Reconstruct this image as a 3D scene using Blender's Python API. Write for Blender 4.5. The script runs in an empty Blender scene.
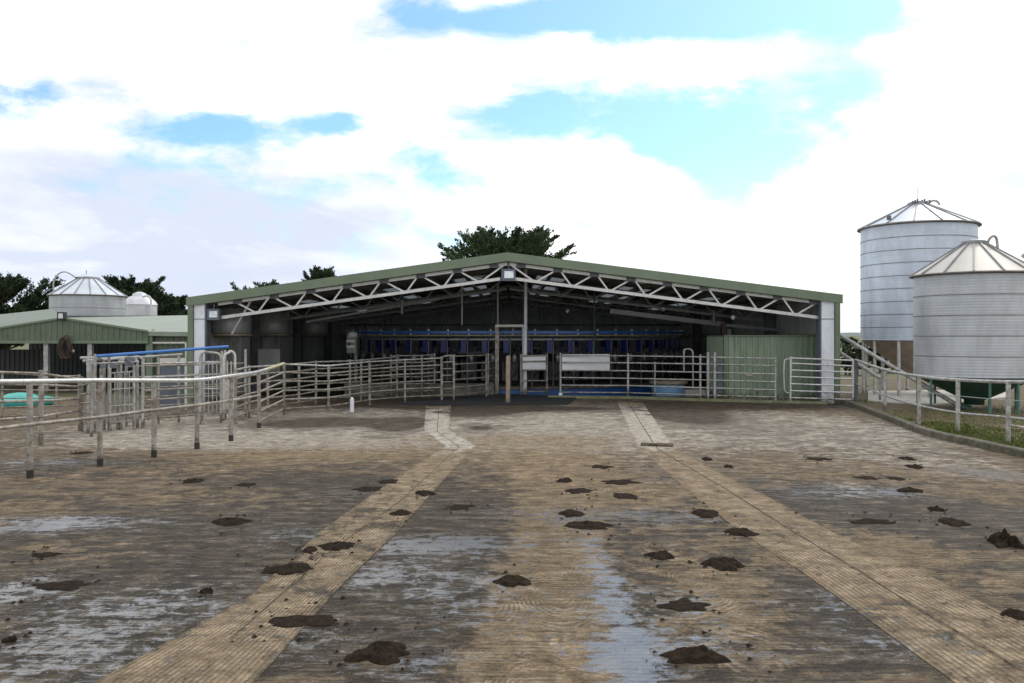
import bpy, math, random
import numpy as np
from mathutils import Vector, Matrix, noise as mnoise
R = math.radians
rng = random.Random(7)
S = bpy.context.scene
COL = S.collection
F, H, HY, CX = 820.0, 2.1, 335.0, 512.0      # focal length in pixels, eye height, horizon row, centre column

def G(px, py, z=0.0):                        # a point of the yard seen at a pixel, as a real position in metres
    y = F*(H-z)/(py-HY)
    return Vector(((px-CX)*y/F, y, z))
def P(px, py, y):                            # a point at a known distance
    return Vector(((px-CX)*y/F, y, H-(py-HY)*y/F))

# ------------------------------------------------------------------ mesh helpers
class MB:
    def __init__(s): s.v, s.f, s.m, s.sm = [], [], [], []
    def add(s, vs, fs, mi=0, smooth=False):
        o = len(s.v); s.v += [tuple(v) for v in vs]
        for f in fs: s.f.append([o+i for i in f]); s.m.append(mi); s.sm.append(smooth)
        return s
    def box(s, lo, hi, mi=0, rz=0, piv=None):
        x0,y0,z0 = lo; x1,y1,z1 = hi
        vs = [Vector(p) for p in ((x0,y0,z0),(x1,y0,z0),(x1,y1,z0),(x0,y1,z0),(x0,y0,z1),(x1,y0,z1),(x1,y1,z1),(x0,y1,z1))]
        if rz:
            c = Vector(piv) if piv else (vs[0]+vs[6])/2
            M = Matrix.Rotation(rz,3,'Z'); vs = [M@(v-c)+c for v in vs]
        return s.add(vs, [(0,3,2,1),(4,5,6,7),(0,1,5,4),(1,2,6,5),(2,3,7,6),(3,0,4,7)], mi)
    def bar(s, p, q, w, h, mi=0, up=(0,0,1)):          # rectangular bar from p to q
        p, q = Vector(p), Vector(q); d = (q-p).normalized(); u = Vector(up)
        if abs(d.dot(u)) > .98: u = Vector((0,1,0))
        a = d.cross(u).normalized()*w/2; b = a.cross(d).normalized()*h/2
        vs = [p-a-b,p+a-b,p+a+b,p-a+b,q-a-b,q+a-b,q+a+b,q-a+b]
        return s.add(vs, [(0,1,2,3),(7,6,5,4),(0,4,5,1),(1,5,6,2),(2,6,7,3),(3,7,4,0)], mi)
    def tube(s, pts, r, n=8, mi=0, cap=True):
        pts = [Vector(p) for p in pts]; k = len(pts)
        rr = r if isinstance(r,(list,tuple)) else [r]*k
        ref = None; vs = []; fs = []
        for i,p in enumerate(pts):
            d = (pts[min(i+1,k-1)]-pts[max(i-1,0)]).normalized()
            if ref is None: ref = Vector((0,0,1)) if abs(d.z)<.9 else Vector((1,0,0))
            a = d.cross(ref); a.normalize(); b = a.cross(d).normalized(); ref = b
            for j in range(n):
                t = 2*math.pi*j/n; vs.append(p+(a*math.cos(t)+b*math.sin(t))*rr[i])
        for i in range(k-1):
            for j in range(n): fs.append((i*n+j,i*n+(j+1)%n,(i+1)*n+(j+1)%n,(i+1)*n+j))
        s.add(vs, fs, mi, True)
        if cap:
            s.add(vs[:n], [tuple(range(n-1,-1,-1))], mi); s.add(vs[-n:], [tuple(range(n))], mi)
        return s
    def lathe(s, prof, c=(0,0,0), n=48, mi=0, smooth=True):
        c = Vector(c); k = len(prof); vs = []; fs = []
        for r,z in prof:
            for j in range(n):
                t = 2*math.pi*j/n; vs.append(c+Vector((r*math.cos(t),r*math.sin(t),z)))
        for i in range(k-1):
            for j in range(n): fs.append((i*n+j,i*n+(j+1)%n,(i+1)*n+(j+1)%n,(i+1)*n+j))
        return s.add(vs, fs, mi, smooth)
    def ribbed(s, p0, p1, z0, z1, pitch=.19, dep=.028, z1b=None, mi=0, nrm=None):   # trapezoid-ribbed sheet between two plan points
        p0, p1 = Vector((p0[0],p0[1],0)), Vector((p1[0],p1[1],0)); L = (p1-p0).length; d = (p1-p0)/L
        nn = Vector((d.y,-d.x,0)) if nrm is None else Vector(nrm)
        if z1b is None: z1b = z1
        prof = []
        k = max(1,int(L/pitch)); pt = L/k
        for i in range(k):
            for a,b in ((0,0),(.55,0),(.66,1),(.89,1)): prof.append(((i+a)*pt, b*dep))
        prof.append((L,0))
        vs = []
        for a,b in prof:
            q = p0+d*a+nn*b; t = a/L
            vs += [(q.x,q.y,z0),(q.x,q.y,z1+(z1b-z1)*t)]
        return s.add(vs, [(2*i,2*i+2,2*i+3,2*i+1) for i in range(len(prof)-1)], mi)
    def slab(s, pts, z0, z1, mi=0):                    # plan polygon (counter-clockwise) extruded
        n = len(pts)
        vs = [(p[0],p[1],z0) for p in pts]+[(p[0],p[1],z1) for p in pts]
        return s.add(vs, [tuple(range(n-1,-1,-1)), tuple(range(n,2*n))]+[(i,(i+1)%n,n+(i+1)%n,n+i) for i in range(n)], mi)
    def build(s, name, mats, parent=None):
        off = Vector(OFF.get(parent.name,(0,0,0))) if parent else Vector((0,0,0))
        org = Vector((0,0,0))
        if not parent:
            a = np.array(s.v); org = Vector(((a[:,0].min()+a[:,0].max())/2,(a[:,1].min()+a[:,1].max())/2,a[:,2].min()))
            off = org
        me = bpy.data.meshes.new(name)
        me.from_pydata([(v[0]-off.x,v[1]-off.y,v[2]-off.z) for v in s.v], [], s.f)
        for m in (mats if isinstance(mats,(list,tuple)) else [mats]): me.materials.append(m)
        me.polygons.foreach_set('material_index', s.m); me.polygons.foreach_set('use_smooth', s.sm)
        me.update()
        o = bpy.data.objects.new(name, me); COL.objects.link(o)
        if parent: o.parent = parent
        else: o.location = org
        OFF[o.name] = tuple(off)
        return o
OFF = {}
def tag(o, label=None, cat=None, group=None, kind=None):
    if label: o['label'] = label
    if cat: o['category'] = cat
    if group: o['group'] = group
    if kind: o['kind'] = kind
    return o
def empty(name, loc, label, cat, group=None):
    o = bpy.data.objects.new(name, None); COL.objects.link(o); o.location = loc; o.empty_display_size = .2
    OFF[o.name] = tuple(loc)
    return tag(o, label, cat, group)
def copy_tree(o, loc=None, parent=None):
    c = o.copy(); COL.objects.link(c)
    if parent is not None: c.parent = parent
    if loc is not None: c.location = loc
    OFF[c.name] = OFF.get(o.name,(0,0,0))
    for ch in list(o.children): copy_tree(ch, None, c)
    return c
def smoothpath(pts, sub=6):                            # Catmull-Rom
    pts = [Vector(p) for p in pts]; out = []
    for i in range(len(pts)-1):
        a = pts[max(i-1,0)]; b = pts[i]; c = pts[i+1]; d = pts[min(i+2,len(pts)-1)]
        for k in range(sub):
            t = k/sub
            out.append(.5*((2*b)+(c-a)*t+(2*a-5*b+4*c-d)*t*t+(3*b-a-3*c+d)*t**3))
    out.append(pts[-1]); return out

# ------------------------------------------------------------------ material helpers
class NT:
    def __init__(s, tree): s.t = tree; s.n = tree.nodes; s.l = tree.links
    def new(s, typ, **kw):
        n = s.n.new(typ)
        for k,v in kw.items(): setattr(n,k,v)
        return n
    def put(s, sock, v):
        if v is None: return
        if isinstance(v, bpy.types.NodeSocket): s.l.new(v, sock)
        else: sock.default_value = v
    def math(s, op, a, b=None, c=None, clamp=False):
        n = s.new('ShaderNodeMath', operation=op, use_clamp=clamp)
        s.put(n.inputs[0],a); s.put(n.inputs[1],b); s.put(n.inputs[2],c); return n.outputs[0]
    def noise(s, vec, scale, detail=4, rough=.55, dist=0):
        n = s.new('ShaderNodeTexNoise'); s.put(n.inputs['Vector'],vec)
        n.inputs['Scale'].default_value=scale; n.inputs['Detail'].default_value=detail
        n.inputs['Roughness'].default_value=rough; n.inputs['Distortion'].default_value=dist
        return n.outputs[0]
    def mapping(s, vec, scale=(1,1,1), loc=(0,0,0), rot=(0,0,0)):
        n = s.new('ShaderNodeMapping'); s.put(n.inputs[0],vec)
        n.inputs['Scale'].default_value=scale; n.inputs['Location'].default_value=loc; n.inputs['Rotation'].default_value=rot
        return n.outputs[0]
    def mix(s, f, a, b):
        n = s.new('ShaderNodeMix', data_type='RGBA'); s.put(n.inputs[0],f)
        s.put(n.inputs[6], a if isinstance(a,bpy.types.NodeSocket) else (*a,1) if len(a)==3 else a)
        s.put(n.inputs[7], b if isinstance(b,bpy.types.NodeSocket) else (*b,1) if len(b)==3 else b)
        return n.outputs[2]
    def step(s, v, a, b, lo=0, hi=1):
        n = s.new('ShaderNodeMapRange', interpolation_type='SMOOTHSTEP'); s.put(n.inputs[0],v)
        n.inputs[1].default_value=a; n.inputs[2].default_value=b; n.inputs[3].default_value=lo; n.inputs[4].default_value=hi
        return n.outputs[0]
    def attr(s, name):
        return s.new('ShaderNodeAttribute', attribute_name=name).outputs['Fac']
    def bump(s, h, strength=.5, dist=.01, nrm=None):
        n = s.new('ShaderNodeBump'); n.inputs['Strength'].default_value=strength; n.inputs['Distance'].default_value=dist
        s.put(n.inputs['Height'],h); s.put(n.inputs['Normal'],nrm); return n.outputs[0]
def material(name):
    m = bpy.data.materials.new(name); m.use_nodes = True
    nt = NT(m.node_tree); b = nt.n['Principled BSDF']
    return m, nt, b
def pos(nt): return nt.new('ShaderNodeNewGeometry').outputs['Position']
SPLASH = ('galvanised steel','dung stained steel rail','white coated column','mid green ribbed cladding','green trim','clean galvanised rail','weathered timber post','dirty white paint')
def simple(name, col, rough=.6, metal=0, var=.25, scale=3, dirt=None, dirt_amt=.5, bump=0, bscale=40, vec_scale=(1,1,1), spec=.5):
    m, nt, b = material(name); p = nt.mapping(pos(nt), vec_scale)
    n = nt.noise(p, scale, 6, .6)
    c = nt.mix(nt.step(n,.3,.7), tuple(x*(1-var) for x in col), tuple(min(1,x*(1+var)) for x in col))
    if dirt:
        d = nt.noise(p, scale*2.3, 8, .7, .3)
        c = nt.mix(nt.step(d, 1-dirt_amt-.12, 1-dirt_amt+.14), c, dirt)
    if name in SPLASH:
        zz = nt.new('ShaderNodeSeparateXYZ'); nt.put(zz.inputs[0], pos(nt))
        sp_ = nt.noise(pos(nt), 5, 8, .75, .4)
        k_ = nt.math('ADD', nt.math('MULTIPLY', nt.math('SUBTRACT', sp_, .5), 2.6), nt.math('MULTIPLY_ADD', zz.outputs[2], -1.5, .62))
        c = nt.mix(nt.step(k_, .1, .7, 0, .85), c, (.10,.075,.05))
    nt.put(b.inputs['Base Color'], c); b.inputs['Metallic'].default_value = metal
    nt.put(b.inputs['Roughness'], nt.math('MULTIPLY_ADD', n, .3, rough-.15, clamp=True))
    b.inputs['Specular IOR Level'].default_value = spec
    if bump: nt.put(b.inputs['Normal'], nt.bump(nt.noise(p, bscale, 4), bump, .01))
    return m

M = {}
M['galv']   = simple('galvanised steel', (.46,.47,.46), .5, .35, .18, 4, dirt=(.27,.24,.19), dirt_amt=.47)
M['dirty']  = simple('dung stained steel rail', (.36,.335,.295), .6, .2, .22, 3, dirt=(.16,.12,.082), dirt_amt=.47)
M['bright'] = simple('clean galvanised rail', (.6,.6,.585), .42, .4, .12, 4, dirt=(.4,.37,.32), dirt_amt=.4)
M['sleeve'] = simple('black post sleeve', (.022,.02,.018), .6)
M['joint'] = simple('dirt filled joint', (.055,.043,.032), .9, 0, .4, 5, dirt=(.17,.135,.095), dirt_amt=.5, spec=.1)
M['yellow'] = simple('worn yellow tape', (.5,.40,.17), .6, dirt=(.5,.47,.4), dirt_amt=.48)
M['blue_pipe'] = simple('blue painted pipe', (.035,.16,.47), .4, var=.15)
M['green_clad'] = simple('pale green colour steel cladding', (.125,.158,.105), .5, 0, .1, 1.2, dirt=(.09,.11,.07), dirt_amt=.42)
M['green_room'] = simple('mid green ribbed cladding', (.27,.34,.245), .5, 0, .1, 1.0, dirt=(.17,.21,.14), dirt_amt=.4, vec_scale=(3,3,.4))
M['green_trim'] = simple('green trim', (.155,.20,.13), .5, 0, .08, 1.5)
M['green_roof'] = simple('pale lit green roof', (.26,.295,.235), .55, 0, .1, .7, dirt=(.19,.22,.165), dirt_amt=.4)  # pale tone of the brighter farm shed roof slope, light included in the colour
M['white_col'] = simple('white coated column', (.74,.76,.80), .45, 0, .08, 2, dirt=(.42,.42,.41), dirt_amt=.36, vec_scale=(2,2,.5))
M['white'] = simple('white board', (.72,.73,.76), .5, 0, .05, 2, dirt=(.5,.48,.44), dirt_amt=.32)
M['white_paint'] = simple('dirty white paint', (.62,.6,.54), .5, 0, .1, 6, dirt=(.3,.26,.2), dirt_amt=.4)
M['inner'] = simple('dark inner wall cladding', (.36,.37,.36), .6, 0, .2, 1.0, dirt=(.22,.22,.21), dirt_amt=.4, vec_scale=(1,1,.3))
M['rear'] = simple('rear wall cladding', (.42,.43,.425), .7, 0, .2, 1.0)
M['roof_in'] = simple('roof sheet', (.5,.5,.48), .55, 0, .15, 1.0)
M['purlin'] = simple('galvanised purlin', (.29,.27,.22), .5, .2, .2, 2)
M['portal'] = simple('dark steel post', (.13,.14,.15), .6, .2, .2, 2)
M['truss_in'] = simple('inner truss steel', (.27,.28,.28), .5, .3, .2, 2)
M['bin'] = simple('grey feed bin sheet', (.36,.37,.36), .45, .3, .15, 1.5)
M['tan_edge'] = simple('tan rubber edge', (.3,.26,.19), .7)
M['deck'] = simple('platform deck concrete', (.2,.18,.15), .7, dirt=(.07,.055,.04), dirt_amt=.5)
M['skirt'] = simple('blue platform skirt', (.03,.11,.33), .35, 0, .15, 1.2)
M['lit_skirt_blue'] = simple('lit blue skirt end', (.22,.42,.68), .4, 0, .1, 2)  # paler blue carrying the light on the right end of the skirt
M['navy'] = simple('navy bail panel', (.006,.018,.13), .4, 0, .15, 3)
M['blue_ring'] = simple('blue ring beam', (.03,.13,.4), .35, 0, .15, 2)
M['dark_kit'] = simple('dark milking gear', (.045,.045,.047), .5)
M['mat'] = simple('black rubber mat', (.018,.019,.022), .75, 0, .3, 3, bump=.4, bscale=60)
M['silo_rear'] = None
M['rope'] = simple('rusty coil', (.07,.045,.03), .8)
M['teal'] = simple('teal plastic', (.05,.40,.35), .38, 0, .08, 3)
M['sheet_grey'] = simple('blue grey sheet', (.105,.125,.155), .5, 0, .15, 2)
M['maroon'] = simple('maroon steel', (.06,.02,.02), .5)
M['lamp_glass'] = simple('pale lamp lens', (.7,.75,.78), .2)
M['dark_green'] = simple('dark green paint', (.02,.055,.035), .5)
M['leg_green'] = simple('green painted leg', (.07,.16,.12), .5, .1)
M['brown_cone'] = simple('brown hopper steel', (.31,.25,.195), .6, .2, .25, 2)
M['bark'] = simple('cypress bark', (.06,.045,.032), .9, 0, .3, 3, bump=.5, bscale=20)
M['soil'] = simple('bare brown soil', (.12,.075,.04), .95, 0, .35, 2, dirt=(.09,.085,.03), dirt_amt=.5, bump=.6, bscale=15)
M['field'] = simple('field ground', (.11,.12,.05), .95, 0, .3, .3, dirt=(.14,.11,.06), dirt_amt=.45)
M['hill'] = simple('distant hill', (.16,.2,.2), 1, 0, .2, .01)
M['slab'] = simple('pale concrete', (.5,.47,.42), .8, 0, .15, 1.5, dirt=(.3,.26,.2), dirt_amt=.42)
M['kerb'] = simple('weathered kerb concrete', (.14,.12,.092), .85, 0, .25, 3, dirt=(.07,.07,.035), dirt_amt=.5, bump=.5, bscale=25)
M['moss'] = simple('mossy kerb', (.16,.17,.09), .85, 0, .25, 3, dirt=(.28,.25,.18), dirt_amt=.42)
M['shed_floor'] = simple('stained shed floor', (.16,.145,.12), .6, 0, .25, 1, dirt=(.05,.045,.035), dirt_amt=.5)
M['wood'] = simple('weathered timber post', (.34,.28,.2), .8, 0, .25, 4, dirt=(.16,.11,.07), dirt_amt=.45, vec_scale=(3,3,.6))

def silo_mat(name, col, pitch=.076, metal=.25):
    m, nt, b = material(name); p = pos(nt)
    sep = nt.new('ShaderNodeSeparateXYZ'); nt.put(sep.inputs[0], p)
    n = nt.noise(nt.mapping(p,(1.5,1.5,.5)), 1.6, 6, .65)
    st = nt.noise(nt.mapping(p,(.25,.25,3.0)), 2.0, 5, .6)
    c = nt.mix(nt.step(n,.3,.7), tuple(x*.86 for x in col), tuple(min(1,x*1.1) for x in col))
    c = nt.mix(nt.step(st,.45,.68,0,.22), c, tuple(x*.62 for x in col))
    nt.put(b.inputs['Base Color'], c); b.inputs['Metallic'].default_value = metal
    nt.put(b.inputs['Roughness'], nt.math('MULTIPLY_ADD', n, .25, .32))
    w = nt.math('SINE', nt.math('MULTIPLY', sep.outputs[2], 2*math.pi/pitch))
    nt.put(b.inputs['Normal'], nt.bump(w, .16, .006))
    return m
M['silo_front'] = silo_mat('front silo corrugated zinc', (.48,.50,.525))
M['silo_rear'] = silo_mat('rear silo corrugated zinc', (.54,.60,.68))
M['silo_far'] = silo_mat('far silo zinc', (.44,.455,.47))
M['silo_white'] = silo_mat('small tank white steel', (.62,.63,.65))
M['cone_tan'] = simple('dusty cone sheet', (.52,.49,.445), .5, .25, .08, 1.5)
M['cone_blue'] = simple('bright cone sheet', (.6,.64,.69), .4, .3, .08, 1.5)
M['seam'] = simple('dark seam strip', (.24,.245,.25), .5, .3)
M['eave_strip'] = simple('weathered eave strip', (.27,.24,.22), .6, .2)

def foliage(name, c0, c1):
    m, nt, b = material(name); p = pos(nt)
    n = nt.noise(p, .55, 3); n2 = nt.new('ShaderNodeNewGeometry').outputs['Random Per Island']
    c = nt.mix(nt.math('ADD', nt.math('MULTIPLY',n,.6), nt.math('MULTIPLY',n2,.45), clamp=True), c0, c1)
    nt.put(b.inputs['Base Color'], c); b.inputs['Roughness'].default_value=.75; b.inputs['Specular IOR Level'].default_value=.25
    return m
M['cypress'] = foliage('cypress foliage', (.012,.024,.013), (.065,.095,.045))
M['cypress_ridge'] = foliage('ridge cypress foliage', (.016,.032,.016), (.085,.125,.055))
M['hedge'] = foliage('hedge foliage', (.01,.022,.01), (.045,.07,.022))
M['grass'] = foliage('short grass', (.06,.095,.018), (.15,.2,.045))
M['dry_grass'] = foliage('weedy dry grass', (.09,.08,.03), (.17,.14,.06))

m, nt, b = material('added translucent roof sheet')  # see-through roof panels added to brighten the shed interior
tr = nt.new('ShaderNodeBsdfTranslucent'); tr.inputs[0].default_value = (.34,.36,.37,1)
mx = nt.new('ShaderNodeMixShader'); mx.inputs[0].default_value = .85
nt.l.new(b.outputs[0], mx.inputs[1]); nt.l.new(tr.outputs[0], mx.inputs[2])
nt.l.new(mx.outputs[0], nt.n['Material Output'].inputs[0])
b.inputs['Base Color'].default_value = (.75,.78,.8,1)
M['added_light_sheet'] = m

# dung
m, nt, b = material('cow dung'); p = pos(nt)
n = nt.noise(p, 22, 6, .65)
nt.put(b.inputs['Base Color'], nt.mix(nt.step(n,.3,.75), (.010,.0075,.0055), (.042,.029,.019)))
nt.put(b.inputs['Roughness'], nt.step(n,.3,.7,.75,1)); b.inputs['Specular IOR Level'].default_value=.06
nt.put(b.inputs['Normal'], nt.bump(n, .9, .02)); M['dung'] = m

# yard concrete: grooves hold dung, thin manure film, scraped pale zones, wet sheen
def yard_material(name, strip=False):
    m, nt, b = material(name); p = pos(nt)
    sep = nt.new('ShaderNodeSeparateXYZ'); nt.put(sep.inputs[0], p)
    def N(sc, vs=(1,1,1), det=6, ro=.62, di=.2, w=.16, loc=(0,0,0)):   # noise spread over the full 0..1 range
        return nt.step(nt.noise(nt.mapping(p,vs,loc), sc, det, ro, di), .5-w, .5+w)
    big = N(.45,(1,1,1),5); mid = N(1.7,(1,1,1),9,.7,.5); mid2 = N(3.3,(1,1.3,1),9,.72,.6,.15,(7,3,0))
    fine = N(30,(1,1,1),5,.7); speck = N(8,(1,1,1),9,.78,.6,.15); grit = N(75,(1,1,1),3,.6)
    streak = N(1.5,(.75,1.5,1),9,.76,.35); streak2 = N(3.0,(.7,2.6,1),8,.78,.3); streak3 = N(2.6,(.9,22,1),4,.7,.1)
    if strip:
        gc = nt.attr('across')
        streak = N(1.5,(1.8,.8,1),8,.74,.3)
    else:
        gc = nt.math('ADD', sep.outputs[1], nt.math('MULTIPLY', nt.noise(p, .9, 3), .035))
    pitch = .058 if not strip else .05
    gmask = nt.step(nt.math('SINE', nt.math('MULTIPLY', gc, 2*math.pi/pitch)), .0, .9)
    A = nt.attr
    def thr(a, n1, k, lo, hi):
        return nt.step(nt.math('ADD', a, nt.math('MULTIPLY', nt.math('SUBTRACT', n1, .5), k)), lo, hi)
    def mul(*a):
        r = a[0]
        for x in a[1:]: r = nt.math('MULTIPLY', r, x)
        return r
    dark, tan, wet, clean, swirl = A('dark'), A('tan'), A('wet'), A('clean'), A('swirl')
    # bare slab under a thin, streaky manure film
    slab = nt.mix(mid, (.165,.125,.082), (.25,.198,.135))
    slab = nt.mix(mul(streak,.7), slab, (.105,.083,.06))
    slab = nt.mix(mul(big,.4), slab, (.14,.104,.065))
    cm = thr(clean, nt.math('MULTIPLY_ADD', streak, .5, nt.math('MULTIPLY', mid2, .5)), .9, .15, .7)
    base = nt.mix(cm, slab, nt.mix(mid2, (.28,.247,.20), (.47,.425,.36)))
    tm = thr(tan, nt.math('MULTIPLY_ADD', mid2, .7, nt.math('MULTIPLY', speck, .3)), 1.1, .30, .72)
    base = nt.mix(mul(tm,.9), base, nt.mix(fine, (.19,.135,.078), (.36,.272,.172)))
    if strip:
        edge = nt.math('MULTIPLY', nt.math('ABSOLUTE', gc), 1/.575)
        sl2 = nt.mix(mid2, (.19,.14,.088), (.37,.29,.195))
        sl2 = nt.mix(thr(clean, mid, .5, .3,.7), sl2, nt.mix(mid2,(.40,.36,.30),(.56,.515,.445)))
        em = thr(edge, nt.math('MULTIPLY_ADD', mid2, .6, nt.math('MULTIPLY', speck, .4)), 1.0-.5, .87, 1.05)
        base = nt.mix(em, sl2, base)
        dm = thr(nt.math('MULTIPLY_ADD', dark, .40, .0), nt.math('MULTIPLY_ADD', mid, .6, nt.math('MULTIPLY', speck, .4)), 1.2, .42,.8)
        sw = None
    else:
        dm = thr(dark, nt.math('MULTIPLY_ADD', streak, .5, nt.math('MULTIPLY', mid, .5)), 1.25, .26,.62)
    dm = mul(dm, nt.math('SUBTRACT', 1, mul(tm,.72)), nt.math('SUBTRACT', 1, mul(cm,nt.step(dark,.85,1.25,.5,0))))
    film = nt.mix(speck, (.017,.0135,.0105), (.058,.046,.034))
    film = nt.mix(mul(nt.step(streak2,.35,.95),.6), film, (.14,.11,.075))
    base = nt.mix(mul(dm,.93), base, film)
    if not strip:
        sx = nt.noise(p, 3.5, 3); 
        wv = nt.new('ShaderNodeVectorMath', operation='ADD'); nt.put(wv.inputs[0], nt.mapping(p,(1.15,.58,0)))
        cv = nt.new('ShaderNodeCombineXYZ'); nt.put(cv.inputs[0], mul(sx,.12)); nt.put(cv.inputs[1], mul(nt.noise(p,2.7,2),.12)); nt.put(wv.inputs[1], cv.outputs[0])
        vo = nt.new('ShaderNodeTexVoronoi', feature='F1'); vo.inputs['Scale'].default_value = 1.5; nt.put(vo.inputs['Vector'], wv.outputs[0])
        arcs = nt.math('SINE', nt.math('MULTIPLY', vo.outputs['Distance'], 115))
        sw = mul(nt.step(swirl,.35,.9), N(2.2,(1,1.2,1),5,.6,.3,.09,(3,9,0)), nt.step(vo.outputs['Distance'],.05,.15))
        base = nt.mix(mul(sw, nt.step(arcs,-.4,.9), .45), base, nt.mix(mid2,(.29,.225,.14),(.48,.38,.25)))
        base = nt.mix(mul(sw, nt.step(arcs,-1,-.1,1,0), .42), base, (.06,.045,.032))
        sk = nt.step(streak3,.55,.95,0,.65)
        base = nt.mix(mul(sk, nt.math('SUBTRACT',1,mul(cm,.6))), base, (.04,.032,.024))
        base = nt.mix(nt.step(streak3,.0,.22,.35,0), base, (.27,.215,.15))
    base = nt.mix(nt.step(speck,.80,1.0,0,.8), base, (.03,.024,.018))
    base = nt.mix(nt.step(grit,.75,1.0,0,.45), base, (.035,.028,.02))
    base = nt.mix(nt.step(grit,.0,.2,.3,0), base, (.3,.25,.18))
    gf = mul(gmask, nt.math('MULTIPLY_ADD', mid, .5, .06), nt.math('MULTIPLY_ADD', streak2, .6, .4))
    if strip: gf = mul(gmask, nt.math('MULTIPLY_ADD', mid2, .4, .16))
    if not strip: gf = mul(gf, nt.math('SUBTRACT', 1, mul(sw, .85)))
    base = nt.mix(gf, base, (.034,.027,.02))
    mot = nt.math('MULTIPLY_ADD', N(4.5,(1,1.25,1),9,.78,.5,.17,(2,5,0)), .75, .60)
    if not strip: mot = mul(mot, nt.math('MULTIPLY_ADD', streak2, .5, .75))
    mm = nt.new('ShaderNodeMix', data_type='RGBA', blend_type='MULTIPLY'); mm.inputs[0].default_value = 1
    nt.put(mm.inputs[6], base); cc = nt.new('ShaderNodeCombineColor')
    for k_ in range(3): nt.put(cc.inputs[k_], mot)
    nt.put(mm.inputs[7], cc.outputs[0]); base = mm.outputs[2]
    if strip: wm = thr(mul(wet,.5), speck, 1.1, .5, .8)
    else:
        wn = nt.math('MULTIPLY_ADD', streak3, .25, nt.math('MULTIPLY_ADD', streak2, .3, nt.math('MULTIPLY_ADD', mid2, .15, nt.math('MULTIPLY', speck, .45))))
        wm = thr(nt.math('MULTIPLY_ADD', wet, 1.1, -.12), wn, 1.75, .42, .80)
    nt.put(b.inputs['Base Color'], nt.mix(mul(wm,.6), base, (.05,.048,.046)))
    dry = nt.math('SUBTRACT', nt.math('MULTIPLY_ADD', fine, .15, .75), mul(dm, .22))
    nt.put(b.inputs['Roughness'], nt.math('ADD', mul(dry, nt.math('SUBTRACT', 1, wm)), mul(wm, .20)))
    nt.put(b.inputs['Coat Weight'], mul(wm, .5)); b.inputs['Coat Roughness'].default_value = .16; b.inputs['Coat IOR'].default_value = 1.6
    nt.put(b.inputs['Specular IOR Level'], nt.math('ADD', nt.math('MULTIPLY_ADD', dm, .02, .08), mul(wm, .85)))
    inv = nt.math('SUBTRACT', 1, mul(wm, .82))
    hgt = nt.math('ADD', mul(gmask, -.8), nt.math('ADD', mul(fine,.35), nt.math('ADD', mul(speck, .9), mul(mid2,.6))))
    nt.put(b.inputs['Normal'], nt.bump(mul(hgt, inv), .6, .010))
    return m
M['yard'] = yard_material('grooved yard concrete')
M['strip'] = yard_material('lengthwise grooved concrete strip', True)

# ------------------------------------------------------------------ world: sky with broken cloud
W = bpy.data.worlds.new('World'); S.world = W; W.use_nodes = True
SUN_EL, SUN_AZ = 48, 40            # azimuth from +Y towards +X
nt = NT(W.node_tree); bg = nt.n['Background']; bg.inputs['Strength'].default_value = .1
sky = nt.new('ShaderNodeTexSky', sky_type='NISHITA', sun_disc=False); sky.sun_elevation = R(SUN_EL); sky.sun_rotation = R(SUN_AZ)
sky.ozone_density = 1.4
tc = nt.new('ShaderNodeTexCoord'); dirv = tc.outputs['Generated']
sep = nt.new('ShaderNodeSeparateXYZ'); nt.put(sep.inputs[0], dirv)
az = nt.math('ARCTAN2', sep.outputs[0], sep.outputs[1]); el = nt.math('ARCSINE', sep.outputs[2])
comb = nt.new('ShaderNodeCombineXYZ'); nt.put(comb.inputs[0], az); nt.put(comb.inputs[1], el)
av = comb.outputs[0]
def ae(px,py):
    return math.atan((px-CX)/F), math.atan((HY-py)/math.hypot(F,px-CX))
def skyblob(px,py,rx,ry,rot=0):
    a,e = ae(px,py)
    n = nt.new('ShaderNodeVectorMath', operation='SUBTRACT'); nt.put(n.inputs[0],av); n.inputs[1].default_value=(a,e,0)
    v = nt.mapping(n.outputs[0], (1,1,1), (0,0,0), (0,0,R(rot)))
    n = nt.new('ShaderNodeVectorMath', operation='MULTIPLY'); nt.put(n.inputs[0],v); n.inputs[1].default_value=(F/rx,F/ry,0)
    n2 = nt.new('ShaderNodeVectorMath', operation='LENGTH'); nt.put(n2.inputs[0],n.outputs[0])
    return nt.step(n2.outputs['Value'], 0, 1, 1, 0)
def skysum(bl):
    t = None
    for a in bl:
        v = nt.math('MULTIPLY', skyblob(*a[:-1]), a[-1])
        t = v if t is None else nt.math('ADD', t, v)
    return t
wv = nt.mapping(dirv, (1,1,2.2))
nc = nt.noise(wv, 3.2, 9, .56, .25); nf = nt.noise(wv, 9, 8, .62, .3)
blue = skysum([(420,8,120,40,0,1.1),(520,22,90,34,-10,1.0),(640,10,150,40,0,1.15),(770,14,130,50,0,1.1),(850,45,70,60,0,.7),(780,110,110,60,0,.75),(640,120,200,55,14,1.15),(520,125,130,60,20,1.0),(430,165,90,45,0,.85),(700,165,90,40,20,.5),
               (200,128,110,24,-5,.8),(340,120,70,24,0,.75),(10,90,50,26,0,.4),(880,12,45,26,0,.6),(930,55,60,18,0,.3),(470,180,70,25,0,.4)])
puff = skysum([(350,225,120,60,0,.9),(730,62,110,24,-2,1.0),(600,62,120,40,0,1.0),(470,70,130,44,0,1.1),(400,110,60,34,0,.9),(560,40,50,25,0,.4),(840,165,120,50,0,.6),(640,200,160,40,0,.6),(250,75,160,50,0,.5),(560,165,40,14,0,.5)])
ncn = nt.step(nc,.30,.70); nfn = nt.step(nf,.32,.68)
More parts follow.
